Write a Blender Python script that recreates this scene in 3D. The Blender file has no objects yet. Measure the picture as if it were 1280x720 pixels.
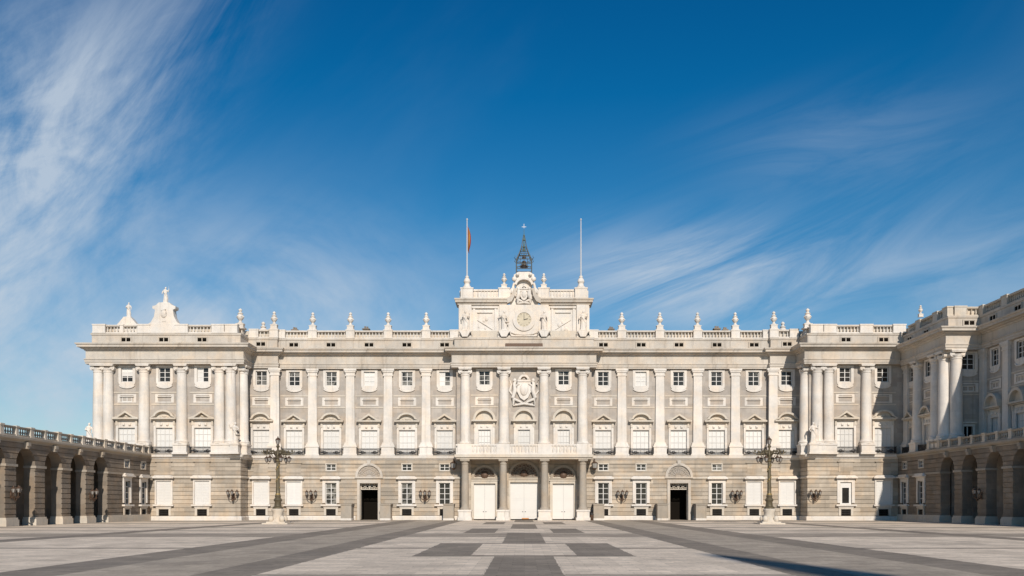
import bpy, bmesh, math, random
from mathutils import Vector, Matrix
PI = math.pi
R = math.radians
random.seed(7)
S = bpy.context.scene
COL = S.collection

# ------------------------------------------------------------------ camera
cd = bpy.data.cameras.new('camera')
cam = bpy.data.objects.new('camera', cd); COL.objects.link(cam)
cam.location = (0, -140, 2.375)
cam.rotation_euler = (R(90), 0, 0)
cd.sensor_width = 36.0
cd.lens = 31.5
cd.shift_x = -15 / 1280
cd.shift_y = 271 / 1280
cd.clip_start = 0.1
cd.clip_end = 6000
S.camera = cam
S.render.resolution_x = 1024; S.render.resolution_y = 576

# ------------------------------------------------------------------ sun + sky
SUN_AZ, SUN_EL = 10.0, 31.0            # azimuth: degrees to the right of straight behind the camera
to_sun = Vector((math.sin(R(SUN_AZ)) * math.cos(R(SUN_EL)), -math.cos(R(SUN_AZ)) * math.cos(R(SUN_EL)), math.sin(R(SUN_EL))))
ld = bpy.data.lights.new('sun', 'SUN'); ld.energy = 4.35; ld.angle = R(0.53); ld.color = (1.0, 0.92, 0.82)
sun = bpy.data.objects.new('sun', ld); COL.objects.link(sun)
sun.rotation_euler = to_sun.to_track_quat('Z', 'Y').to_euler()
sun.location = to_sun * 300

S.view_settings.view_transform = 'Standard'
S.view_settings.look = 'None'
S.view_settings.exposure = 0.0
S.view_settings.gamma = 1.0
S.view_settings.use_curve_mapping = False
S.render.engine = 'CYCLES'
S.cycles.max_bounces = 5
S.cycles.diffuse_bounces = 3
S.cycles.use_denoising = True

class NT:
    """small helper for node trees"""
    def __init__(s, tree): s.t = tree; s.n = tree.nodes; s.l = tree.links
    def new(s, typ, **kw):
        n = s.n.new(typ)
        for k, v in kw.items(): setattr(n, k, v)
        return n
    def link(s, a, b): s.l.new(a, b)
    def put(s, sock, v):
        if v is None: return
        if isinstance(v, bpy.types.NodeSocket): s.link(v, sock)
        else: sock.default_value = v
    def m(s, op, a, b=None, c=None, clamp=False):
        n = s.new('ShaderNodeMath', operation=op, use_clamp=clamp)
        s.put(n.inputs[0], a); s.put(n.inputs[1], b); s.put(n.inputs[2], c)
        return n.outputs[0]
    def sm(s, v, a, b):                                   # smoothstep
        n = s.new('ShaderNodeMapRange', interpolation_type='SMOOTHSTEP')
        s.put(n.inputs['Value'], v); s.put(n.inputs['From Min'], a); s.put(n.inputs['From Max'], b)
        return n.outputs[0]
    def mix(s, f, a, b, blend='MIX'):
        n = s.new('ShaderNodeMix', data_type='RGBA', blend_type=blend)
        s.put(n.inputs[0], f); s.put(n.inputs[6], a); s.put(n.inputs[7], b)
        return n.outputs[2]
    def noise(s, vec, scale, detail=4, rough=.55, dist=0.0):
        n = s.new('ShaderNodeTexNoise'); s.put(n.inputs['Vector'], vec)
        n.inputs['Scale'].default_value = scale; n.inputs['Detail'].default_value = detail
        n.inputs['Roughness'].default_value = rough; n.inputs['Distortion'].default_value = dist
        return n.outputs['Fac']
    def xyz(s, x, y, z):
        n = s.new('ShaderNodeCombineXYZ'); s.put(n.inputs[0], x); s.put(n.inputs[1], y); s.put(n.inputs[2], z)
        return n.outputs[0]
    def sep(s, v):
        n = s.new('ShaderNodeSeparateXYZ'); s.put(n.inputs[0], v); return n.outputs

w = bpy.data.worlds.new('World'); S.world = w; w.use_nodes = True
w.node_tree.nodes.clear()
N = NT(w.node_tree)
sky = N.new('ShaderNodeTexSky', sky_type='NISHITA')
sky.sun_disc = False; sky.sun_elevation = R(SUN_EL); sky.sun_rotation = R(180 - SUN_AZ)
sky.altitude = 650; sky.air_density = 1.0; sky.dust_density = 0.3; sky.ozone_density = 2.5
bg = N.new('ShaderNodeBackground'); out = N.new('ShaderNodeOutputWorld')
tc = N.new('ShaderNodeTexCoord')
dx, dy, dz = N.sep(tc.outputs['Generated'])
el = N.m('MULTIPLY', N.m('ARCSINE', dz), 180 / PI)
az = N.m('MULTIPLY', N.m('ARCTAN2', dx, dy), 180 / PI)      # degrees right of north
ramp = N.new('ShaderNodeValToRGB')                            # polarised sky: red drains out of it with height
N.link(N.m('DIVIDE', el, 34.0, clamp=True), ramp.inputs[0])
cr_ = ramp.color_ramp
cr_.elements[0].position = 0.0; cr_.elements[0].color = (1.05, 1.12, 1.06, 1)
cr_.elements[1].position = 1.0; cr_.elements[1].color = (.01, .66, 1.12, 1)
for p, c in ((.18, (.86, 1.10, 1.12, 1)), (.34, (.52, 1.04, 1.20, 1)), (.52, (.22, .97, 1.26, 1)), (.72, (.03, .82, 1.22, 1))):
    e = cr_.elements.new(p); e.color = c
clear = N.mix(1.0, sky.outputs[0], ramp.outputs[0], 'MULTIPLY')
def streak(rot, along, across, detail, rough, dist, offs=0.0):
    c, s_ = math.cos(R(rot)), math.sin(R(rot))
    a = N.m('ADD', N.m('MULTIPLY', az, c), N.m('MULTIPLY', el, s_))
    b = N.m('ADD', N.m('MULTIPLY', az, -s_), N.m('MULTIPLY', el, c))
    v = N.xyz(N.m('ADD', N.m('MULTIPLY', a, along), offs), N.m('MULTIPLY', b, across), offs)
    return N.noise(v, 1.0, detail, rough, dist), a, b
def blob(a, b, ca, cb, ra, rb):
    u = N.m('POWER', N.m('DIVIDE', N.m('SUBTRACT', a, ca), ra), 2)
    v = N.m('POWER', N.m('DIVIDE', N.m('SUBTRACT', b, cb), rb), 2)
    return N.m('POWER', 2.718, N.m('MULTIPLY', N.m('ADD', u, v), -1))
n1, _, _ = streak(52, .030, .13, 9, .66, 1.6, 3.1)
n1b, _, _ = streak(38, .10, .42, 7, .62, .9, 1.7)
n2, _, _ = streak(15, .045, .20, 9, .64, 1.8, 9.7)
n3, _, _ = streak(30, .016, .055, 6, .55, .7, 5.0)
n5 = N.noise(N.xyz(N.m('MULTIPLY', az, .09), N.m('MULTIPLY', el, .11), 2.2), 1.0, 7, .6, .6)
wisp = N.m('ADD', N.m('MULTIPLY', n1, .70), N.m('MULTIPLY', n1b, .30))
c1, s1 = math.cos(R(50)), math.sin(R(50))
pa = N.m('ADD', N.m('MULTIPLY', az, c1), N.m('MULTIPLY', el, s1))
pb = N.m('ADD', N.m('MULTIPLY', az, -s1), N.m('MULTIPLY', el, c1))
plume = blob(pa, pb, -3.0, 34.0, 15.0, 3.4)                   # the long feather on the left
plume2 = blob(az, el, -28.5, 20.0, 7.0, 6.5)
plume3 = blob(az, el, -31.0, 11.0, 7.0, 9.0)
low_l = blob(az, el, -15.0, 12.0, 10.0, 4.6)
low_l2 = blob(az, el, -24.0, 6.5, 14.0, 6.0)
low_r = blob(az, el, 9.5, 14.0, 8.0, 2.6)
low_r2 = blob(az, el, 24.0, 12.5, 11.0, 4.0)
high_r = blob(az, el, 19.0, 21.0, 7.0, 2.2)
MULT = lambda *q: q[0] if len(q) == 1 else N.m('MULTIPLY', q[0], MULT(*q[1:]))
ADD = lambda *q: q[0] if len(q) == 1 else N.m('ADD', q[0], ADD(*q[1:]))
k1 = MULT(ADD(MULT(plume, .72), MULT(plume2, .60), MULT(plume3, .60)), N.sm(wisp, .33, .70))
k2 = MULT(ADD(MULT(low_l, .85), MULT(low_l2, 1.0)), N.sm(n5, .18, .66), N.sm(wisp, .05, .60))
k3 = MULT(ADD(MULT(low_r, 1.15), MULT(low_r2, .55), MULT(high_r, .24)), N.sm(n2, .26, .76))
k4 = MULT(N.sm(n3, .50, .85), .10)
cl = N.m('ADD', ADD(k1, k2), ADD(k3, k4), clamp=True)
cl = MULT(cl, N.sm(el, -2.0, 1.0), .80)
skyc = N.mix(cl, clear, (7.6, 8.7, 10.0, 1))
N.link(skyc, bg.inputs['Color']); bg.inputs['Strength'].default_value = 0.072
N.link(bg.outputs[0], out.inputs['Surface'])

# ------------------------------------------------------------------ materials
def new_mat(name):
    m = bpy.data.materials.new(name); m.use_nodes = True
    t = NT(m.node_tree); b = t.n['Principled BSDF']
    return m, t, b

def stone(name, col, var=.10, warm=.06, rough=.85, streaks=.12, bump=.25, block=None, blockvar=.07):
    m, t, b = new_mat(name)
    g = t.new('ShaderNodeNewGeometry').outputs['Position']
    px, py, pz = t.sep(g)
    s_ = t.m('ADD', px, py)
    big = t.noise(g, .22, 5, .6)
    fine = t.noise(g, 2.2, 6, .65)
    base = t.mix(t.sm(big, .32, .68), tuple(c * (1 - var) for c in col) + (1,), tuple(min(1, c * (1 + var * .6)) for c in col) + (1,))
    tint = t.mix(t.sm(t.noise(g, .55, 3, .5), .4, .7), (1, 1, 1, 1), (1 + warm, 1 - warm * .15, 1 - warm * 1.4, 1))
    base = t.mix(1.0, base, tint, 'MULTIPLY')
    f = t.m('MULTIPLY_ADD', t.m('SUBTRACT', fine, .5), .30, 1.0)
    base = t.mix(1.0, base, t.xyz(f, f, f), 'MULTIPLY')
    if block:
        bw, bh = block
        row = t.m('FLOOR', t.m('DIVIDE', pz, bh))
        cx = t.m('FLOOR', t.m('ADD', t.m('DIVIDE', s_, bw), t.m('MULTIPLY', row, .5)))
        wn = t.new('ShaderNodeTexWhiteNoise', noise_dimensions='3D'); t.link(t.xyz(cx, row, 1.0), wn.inputs['Vector'])
        k = t.m('MULTIPLY_ADD', t.m('SUBTRACT', wn.outputs['Value'], .5), blockvar * 2, 1.0)
        base = t.mix(1.0, base, t.xyz(k, k, k), 'MULTIPLY')
    if streaks:
        sv = t.xyz(t.m('MULTIPLY', s_, 1.7), t.m('MULTIPLY', py, .2), t.m('MULTIPLY', pz, .10))
        st = t.sm(t.noise(sv, 1.0, 5, .65), .50, .78)
        base = t.mix(t.m('MULTIPLY', st, streaks * 2.2), base, (.20, .165, .13, 1))
    t.link(base, b.inputs['Base Color'])
    b.inputs['Roughness'].default_value = rough
    b.inputs['Specular IOR Level'].default_value = .25
    bp = t.new('ShaderNodeBump'); bp.inputs['Strength'].default_value = bump; bp.inputs['Distance'].default_value = .05
    t.link(t.noise(g, 4.0, 6, .7), bp.inputs['Height']); t.link(bp.outputs[0], b.inputs['Normal'])
    return m

def window_cell(t, g):
    px, py, pz = t.sep(g)
    c = t.xyz(t.m('FLOOR', t.m('ADD', t.m('DIVIDE', t.m('ADD', px, py), 5.93), .58)), t.m('FLOOR', t.m('DIVIDE', t.m('SUBTRACT', pz, 1.9), 4.1)), 3.0)
    w_ = t.new('ShaderNodeTexWhiteNoise', noise_dimensions='3D'); t.link(c, w_.inputs['Vector'])
    return w_.outputs['Value']
def plain(name, col, rough=.6, metal=0.0, var=.12, scale=3.0, spec=.5, cell=0):
    m, t, b = new_mat(name)
    g = t.new('ShaderNodeNewGeometry').outputs['Position']
    n = t.noise(g, scale, 4, .6)
    c = t.mix(n, tuple(x * (1 - var) for x in col) + (1,), tuple(min(1, x * (1 + var)) for x in col) + (1,))
    if cell:
        k = t.m('MULTIPLY_ADD', t.m('SUBTRACT', window_cell(t, g), .5), cell, 1.0); c = t.mix(1.0, c, t.xyz(k, k, k), 'MULTIPLY')
    t.link(c, b.inputs['Base Color'])
    b.inputs['Roughness'].default_value = rough; b.inputs['Metallic'].default_value = metal
    b.inputs['Specular IOR Level'].default_value = spec
    return m

M = dict(
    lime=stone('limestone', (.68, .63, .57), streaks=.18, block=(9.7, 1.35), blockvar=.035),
    trim=stone('limestone_trim', (.57, .51, .43), streaks=.16),
    corn=stone('cornice_stone', (.52, .468, .405), streaks=.26, var=.14),
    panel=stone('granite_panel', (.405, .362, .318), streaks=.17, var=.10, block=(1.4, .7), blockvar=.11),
    rust=stone('rusticated_granite', (.43, .368, .295), streaks=.20, var=.16, warm=.08, block=(3.1, .62), blockvar=.18),
    gran=stone('granite_portico', (.36, .315, .26), streaks=.10, var=.12),
    dark_rust=stone('darkened_granite', (.235, .195, .155), streaks=.20, var=.18, warm=.08, block=(1.5, .62), blockvar=.12),  # granite taken darker: dirtier stone, plus the arcades' shade put into its colour
    white=plain('white_paint', (.69, .66, .615), .55, var=.05, scale=.8),
    sash=plain('grey_white_sash', (.58, .55, .51), .6, var=.05),
    blind=plain('white_shutter', (.69, .66, .615), .6, var=.08, scale=1.6, cell=.22),
    iron=plain('black_iron', (.035, .032, .03), .5, .3),
    bronze=plain('brown_bronze', (.10, .058, .036), .5, .3),
    gold=plain('gilded_iron', (.30, .21, .08), .5, .3, var=.4, scale=4),
    patina=plain('patinated_bronze', (.125, .10, .06), .5, .3, var=.45, scale=2.5),
    cage=plain('weathered_iron', (.10, .11, .105), .6, .2),
    green=plain('green_copper', (.10, .15, .13), .6),
    lamp_glass=plain('lantern_glass', (.30, .285, .26), .15),
    dark=plain('near_black', (.010, .008, .006), .9, spec=.05),  # near-black, so the dark of unlit interiors is in the colour itself
    roof=plain('roof_lead', (.22, .22, .22), .8),
    dial=plain('clock_dial', (.52, .45, .33), .6, var=.2, scale=2),
    red=plain('flag_red', (.30, .035, .03), .8),
    yellow=plain('flag_yellow', (.42, .22, .05), .8),
    orange=plain('orange_plastic', (.55, .24, .08), .6),
    pole=plain('grey_white_paint', (.50, .51, .53), .4),
)
def glass_mat():
    m, t, b = new_mat('dark_window_glass')
    g = t.new('ShaderNodeNewGeometry').outputs['Position']
    c = t.mix(t.noise(g, .9, 3, .6), (.010, .010, .011, 1), (.055, .05, .043, 1))
    wc_ = window_cell(t, g)
    c = t.mix(t.m('MULTIPLY', t.sm(wc_, .55, .95), t.sm(t.noise(g, 1.3, 2, .5), .40, .55)), c, (.22, .205, .18, 1))
    t.link(c, b.inputs['Base Color'])
    b.inputs['Roughness'].default_value = .12; b.inputs['Specular IOR Level'].default_value = .35
    return m
M['glass'] = glass_mat()

def ground_mat():
    m, t, b = new_mat('plaza_paving')
    g = t.new('ShaderNodeNewGeometry').outputs['Position']
    X, Y, Z = t.sep(g)
    x = t.m('ABSOLUTE', X); d = t.m('ADD', Y, 140.0)
    wob = t.m('MULTIPLY', t.m('SUBTRACT', t.noise(g, .9, 3, .6), .5), .22)
    x = t.m('ADD', x, wob); d = t.m('ADD', d, wob)
    gt = lambda a, v: t.m('GREATER_THAN', a, v)
    lt = lambda a, v: t.m('LESS_THAN', a, v)
    AND = lambda *a: a[0] if len(a) == 1 else t.m('MULTIPLY', a[0], AND(*a[1:]))
    OR = lambda *a: a[0] if len(a) == 1 else t.m('MAXIMUM', a[0], OR(*a[1:]))
    tt = t.m('FLOORED_MODULO', t.m('SUBTRACT', d, 42.0), 34.0)
    blk = lt(tt, 13.0)
    stripe = AND(lt(x, 1.36), t.m('SUBTRACT', 1.0, blk))
    blocks = AND(blk, gt(x, 2.5), lt(x, 5.15))
    band1 = AND(gt(x, 9.1), lt(x, 11.2))
    band2 = AND(gt(x, 15.7), lt(x, 18.4))
    band3 = AND(gt(x, 33.0), lt(x, 35.4))
    line = lambda at, w_: AND(gt(d, at), lt(d, at + w_))
    field = OR(AND(lt(x, 9.1), gt(x, 5.0)), gt(x, 18.4))
    cross = OR(AND(OR(line(48.6, 1.0), line(81.5, 1.2)), field), AND(line(30.0, .5), lt(x, 9.1)), AND(line(93.0, 2.2), gt(x, 18.4)), AND(line(113.0, 2.5), gt(x, 18.4)))
    edge = AND(lt(x, 5.15), OR(AND(gt(tt, 33.2)), lt(tt, .2), AND(gt(tt, 12.6), lt(tt, 13.5))))
    cross = OR(cross, edge)
    wide = AND(gt(d, 66.0), lt(d, 74.5), OR(lt(x, 9.1), gt(x, 18.4)))
    mid = AND(gt(x, 11.2), lt(x, 15.7))
    apron = AND(gt(d, 125.0), gt(x, 9.1))
    out_ = OR(gt(x, 56.0), lt(d, -40.0))
    dark = OR(stripe, blocks, band1, band2, band3, cross, t.m('MULTIPLY', wide, .72))
    midm = OR(mid, apron, out_)
    n1 = t.noise(g, .35, 6, .62); n2 = t.noise(g, 6.0, 4, .7)
    vor = t.new('ShaderNodeTexVoronoi'); vor.inputs['Scale'].default_value = 7.0; t.link(g, vor.inputs['Vector'])
    cob = t.sep(vor.outputs['Color'])[0]
    col = t.mix(midm, (.67, .558, .438, 1), (.405, .338, .264, 1))
    col = t.mix(dark, col, (.255, .213, .168, 1))
    br = t.m('FLOOR', t.m('DIVIDE', Y, .62))
    bx = t.m('FLOOR', t.m('ADD', t.m('DIVIDE', X, .95), t.m('MULTIPLY', br, .5)))
    wn = t.new('ShaderNodeTexWhiteNoise', noise_dimensions='3D'); t.link(t.xyz(bx, br, 2.0), wn.inputs['Vector'])
    fx = t.m('FRACT', t.m('ADD', t.m('DIVIDE', X, .95), t.m('MULTIPLY', br, .5))); fy = t.m('FRACT', t.m('DIVIDE', Y, .62))
    w2_ = t.new('ShaderNodeTexWhiteNoise', noise_dimensions='3D'); t.link(t.xyz(t.m('FLOOR', t.m('DIVIDE', X, 1.9)), t.m('FLOOR', t.m('DIVIDE', Y, 3.1)), 5.0), w2_.inputs['Vector'])
    joint = OR(lt(fx, .035), lt(fy, .055))
    sl = t.m('SUBTRACT', t.m('MULTIPLY_ADD', t.m('SUBTRACT', wn.outputs['Value'], .5), .24, 1.0), t.m('MULTIPLY', joint, .20))
    sl = t.m('MULTIPLY', sl, t.m('MULTIPLY_ADD', t.m('SUBTRACT', w2_.outputs['Value'], .5), .16, 1.0))
    col = t.mix(1.0, col, t.xyz(sl, sl, sl), 'MULTIPLY')
    k = t.m('ADD', t.m('MULTIPLY_ADD', t.m('SUBTRACT', n1, .5), .70, 1.0),
            t.m('ADD', t.m('MULTIPLY', t.m('SUBTRACT', n2, .5), .22), t.m('MULTIPLY', t.m('SUBTRACT', cob, .5), .16)))
    col = t.mix(1.0, col, t.xyz(k, k, k), 'MULTIPLY')
    stain = t.sm(t.noise(g, .10, 7, .66, .8), .50, .70)
    col = t.mix(t.m('MULTIPLY', stain, .36), col, (.16, .14, .12, 1))
    t.link(col, b.inputs['Base Color'])
    b.inputs['Roughness'].default_value = .8; b.inputs['Specular IOR Level'].default_value = .2
    bp = t.new('ShaderNodeBump'); bp.inputs['Strength'].default_value = .35; bp.inputs['Distance'].default_value = .02
    t.link(t.m('ADD', vor.outputs['Distance'], n2), bp.inputs['Height']); t.link(bp.outputs[0], b.inputs['Normal'])
    return m
M['ground'] = ground_mat()

# ------------------------------------------------------------------ mesh builder
class MB:
    def __init__(s): s.v = []; s.f = []
    def add(s, vs, fs):
        o = len(s.v); s.v += [tuple(p) for p in vs]; s.f += [[i + o for i in f] for f in fs]; return s
    def quad(s, a, b, c, d): return s.add([a, b, c, d], [[0, 1, 2, 3]])
    def box(s, x0, x1, y0, y1, z0, z1):
        return s.add([(x0, y0, z0), (x1, y0, z0), (x1, y1, z0), (x0, y1, z0), (x0, y0, z1), (x1, y0, z1), (x1, y1, z1), (x0, y1, z1)],
                     [[0, 1, 5, 4], [1, 2, 6, 5], [2, 3, 7, 6], [3, 0, 4, 7], [4, 5, 6, 7], [3, 2, 1, 0]])
    def cbox(s, x, y, z0, w_, d_, h): return s.box(x - w_ / 2, x + w_ / 2, y - d_ / 2, y + d_ / 2, z0, z0 + h)
    def prism(s, poly, y0, y1):                               # xz outline given thickness along y
        n = len(poly)
        vs = [(x, y0, z) for x, z in poly] + [(x, y1, z) for x, z in poly]
        return s.add(vs, [list(range(n)), list(range(2 * n - 1, n - 1, -1))] + [[i, i + n, (i + 1) % n + n, (i + 1) % n] for i in range(n)])
    def band(s, outer, inner, y0, y1):                        # strip between two open xz lines of equal length
        for i in range(len(outer) - 1):
            s.prism([outer[i], outer[i + 1], inner[i + 1], inner[i]], y0, y1)
        return s
    def lathe(s, prof, cx=0, cy=0, seg=16, sx=1, sy=1, z=0, k=1):
        n = len(prof); vs = []
        for r, h in prof:
            for j in range(seg):
                a = 2 * PI * j / seg
                vs.append((cx + sx * r * k * math.cos(a), cy + sy * r * k * math.sin(a), z + h * k))
        fs = [[i * seg + j, i * seg + (j + 1) % seg, (i + 1) * seg + (j + 1) % seg, (i + 1) * seg + j] for i in range(n - 1) for j in range(seg)]
        fs.append(list(range(seg))[::-1]); fs.append([(n - 1) * seg + j for j in range(seg)])
        return s.add(vs, fs)
    def tube(s, pts, rs, seg=8):
        if not isinstance(rs, (list, tuple)): rs = [rs] * len(pts)
        pts = [Vector(p) for p in pts]; vs = []
        for i, p in enumerate(pts):
            d = (pts[min(i + 1, len(pts) - 1)] - pts[max(i - 1, 0)]).normalized()
            a = d.cross(Vector((0, 0, 1)));
            if a.length < .05: a = d.cross(Vector((1, 0, 0)))
            a.normalize(); b = d.cross(a)
            for j in range(seg):
                t = 2 * PI * j / seg
                vs.append(p + a * (rs[i] * math.cos(t)) + b * (rs[i] * math.sin(t)))
        fs = [[i * seg + j, i * seg + (j + 1) % seg, (i + 1) * seg + (j + 1) % seg, (i + 1) * seg + j] for i in range(len(pts) - 1) for j in range(seg)]
        fs.append(list(range(seg))[::-1]); fs.append([(len(pts) - 1) * seg + j for j in range(seg)])
        return s.add(vs, fs)
    def ball(s, c, r, sx=1, sy=1, sz=1, seg=12, rings=8):
        prof = [(max(.001, r * math.sin(PI * i / rings)), -r * sz * math.cos(PI * i / rings)) for i in range(rings + 1)]
        return s.lathe(prof, c[0], c[1], seg, sx, sy, c[2])
    def sweep(s, path, prof, segs=None, close=True):
        """profile [(outward, z)] along a plan path; outward = right of travel; mitred corners"""
        n = len(path); P = [Vector((p[0], p[1])) for p in path]
        nor = []
        for i in range(n - 1):
            d = (P[i + 1] - P[i]).normalized(); nor.append(Vector((d.y, -d.x)))
        off = []
        for i in range(n):
            if i == 0: off.append(nor[0])
            elif i == n - 1: off.append(nor[-1])
            else:
                a, b = nor[i - 1], nor[i]; off.append((a + b) / max(.2, 1 + a.dot(b)))
        i0, i1 = segs or (0, n - 1); k = len(prof); vs = []; fs = []
        for i in range(i0, i1 + 1):
            for o, z in prof: vs.append((P[i].x + off[i].x * o, P[i].y + off[i].y * o, z))
        c = i1 - i0 + 1
        for i in range(c - 1):
            for j in range(k if close else k - 1):
                fs.append([i * k + j, (i + 1) * k + j, (i + 1) * k + (j + 1) % k, i * k + (j + 1) % k])
        if close: fs.append(list(range(k))); fs.append([(c - 1) * k + j for j in range(k)][::-1])
        return s.add(vs, fs)
    def wall(s, x0, x1, z0, z1, y, holes=(), depth=.4, course=None, groove=.10, gh=.10):
        """front sheet in the plane y with rectangular openings, reveals and optional course grooves"""
        xs = {x0, x1}; zs = {z0, z1}; gr = []
        for h in holes: xs |= {max(x0, h[0]), min(x1, h[1])}; zs |= {max(z0, h[2]), min(z1, h[3])}
        if course:
            k = math.floor(z0 / course) + 1
            while k * course + gh < z1 - .1:
                if k * course > z0 + .1: gr.append((k * course, k * course + gh)); zs |= set(gr[-1])
                k += 1
        xs = sorted(xs); zs = sorted(zs)
        for a, b in zip(zs, zs[1:]):
            zm = (a + b) / 2; ing = any(g0 < zm < g1 for g0, g1 in gr); yy = y + (groove if ing else 0)
            for c, d in zip(xs, xs[1:]):
                xm = (c + d) / 2
                if any(h[0] < xm < h[1] and h[2] < zm < h[3] for h in holes): continue
                s.quad((c, yy, a), (d, yy, a), (d, yy, b), (c, yy, b))
                if ing:
                    s.quad((c, y, a), (d, y, a), (d, yy, a), (c, yy, a)); s.quad((c, yy, b), (d, yy, b), (d, y, b), (c, y, b))
        for h in holes:
            a, b, c, d = h[:4]; e = h[4] if len(h) > 4 else depth; y1 = y + e
            s.quad((a, y, c), (a, y1, c), (a, y1, d), (a, y, d)); s.quad((b, y, d), (b, y1, d), (b, y1, c), (b, y, c))
            s.quad((a, y, d), (a, y1, d), (b, y1, d), (b, y, d)); s.quad((a, y1, c), (a, y, c), (b, y, c), (b, y1, c))
        return s
    def xf(s, mtx):
        s.v = [tuple(mtx @ Vector(p)) for p in s.v]; return s
    def mesh(s, name, mat, ang=32, fix=True):
        me = bpy.data.meshes.new(name); me.from_pydata(s.v, [], s.f)
        if fix:
            bm = bmesh.new(); bm.from_mesh(me); bmesh.ops.recalc_face_normals(bm, faces=bm.faces); bm.to_mesh(me); bm.free()
        if mat: me.materials.append(M[mat] if isinstance(mat, str) else mat)
        me.polygons.foreach_set('use_smooth', [True] * len(me.polygons)); me.set_sharp_from_angle(angle=R(ang))
        me.update(); return me

def arc(r, cz, a0=180, a1=0, n=16, cx=0, rz=None):
    rz = rz or r
    return [(cx + r * math.cos(R(a0 + (a1 - a0) * i / n)), cz + rz * math.sin(R(a0 + (a1 - a0) * i / n))) for i in range(n + 1)]

# ------------------------------------------------------------------ objects
def root(name, label, cat, loc=(0, 0, 0), rz=0, group=None):
    o = bpy.data.objects.new(name, None); COL.objects.link(o); o.location = loc; o.rotation_euler = (0, 0, rz)
    o.empty_display_size = .5
    o['label'] = label; o['category'] = cat
    if group: o['group'] = group
    return o
def part(name, me, parent, loc=(0, 0, 0), rz=0, label=None):
    o = bpy.data.objects.new(name, me); COL.objects.link(o)
    if parent: o.parent = parent
    o.location = loc; o.rotation_euler = (0, 0, rz)
    if label: o['label'] = label
    return o
def solo(name, me, label, cat, loc=(0, 0, 0), rz=0, group=None):
    o = part(name, me, None, loc, rz); o['label'] = label; o['category'] = cat
    if group: o['group'] = group
    return o
def struct(name, me):
    o = part(name, me, None); o['kind'] = 'structure'; return o
_cache = {}
def cached(key, fn):
    if key not in _cache: _cache[key] = fn()
    return _cache[key]
def assembly(key, fn, parent, loc, rz=0):
    """fn returns [(name, mesh, [(subname, mesh), ...])]; links copies sharing the meshes"""
    for name, me, subs in cached(key, fn):
        p = part(name, me, parent, loc, rz)
        for sn, sme in subs: part(sn, sme, p)

class Sink:
    """takes whole pieces and links each as a part of its own"""
    def __init__(s, name, mat, parent, off=(0, 0, 0)): s.a = (name, mat, parent, off)
    def add(s, v, f):
        b = MB(); b.add([(x - s.a[3][0], y - s.a[3][1], z - s.a[3][2]) for x, y, z in v], f)
        part(s.a[0], b.mesh(s.a[0], s.a[1]), s.a[2]); return s
# ------------------------------------------------------------------ levels of the palace order (metres)
Z_BAND, Z_FLOOR, Z_PED, Z_CAP, Z_ARCH, Z_CORN, Z_TOP = 9.35, 10.0, 11.6, 22.5, 23.6, 25.75, 26.6
Z_ATT, Z_RAIL = 28.3, 29.65
UP = 0.3                                                     # upper wall stands this far behind the rusticated base

# ---- window kits: origin on the wall plane at the bay's axis, z absolute
def sash(wd, z0, z1, nx, nz, y, t=.07, edge=.10, dp=.08):
    b = MB(); h = wd / 2
    b.box(-h, -h + edge, y, y + dp, z0, z1); b.box(h - edge, h, y, y + dp, z0, z1)
    b.box(-h + edge, h - edge, y, y + dp, z0, z0 + edge); b.box(-h + edge, h - edge, y, y + dp, z1 - edge, z1)
    for i in range(1, nx):
        x = -h + wd * i / nx; q = t * (1.5 if nx % 2 == 0 and i == nx // 2 else 1)
        b.box(x - q / 2, x + q / 2, y + .004, y + dp - .004, z0 + edge, z1 - edge)
    for k in range(1, nz):
        z = z0 + (z1 - z0) * k / nz
        b.box(-h + edge, h - edge, y + .008, y + dp - .008, z - t / 2, z + t / 2)
    return b
def paneb(wd, z0, z1, y): return MB().box(-wd / 2, wd / 2, y, y + .03, z0, z1)
def border(b, wd, z0, z1, t, p, bottom=True):
    h = wd / 2
    b.box(-h - t, -h, -p, .05, z0, z1); b.box(h, h + t, -p, .05, z0, z1)
    b.box(-h - t, h + t, -p, .05, z1, z1 + t)
    if bottom: b.box(-h - t, h + t, -p, .05, z0 - t, z0)
    return b

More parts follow.
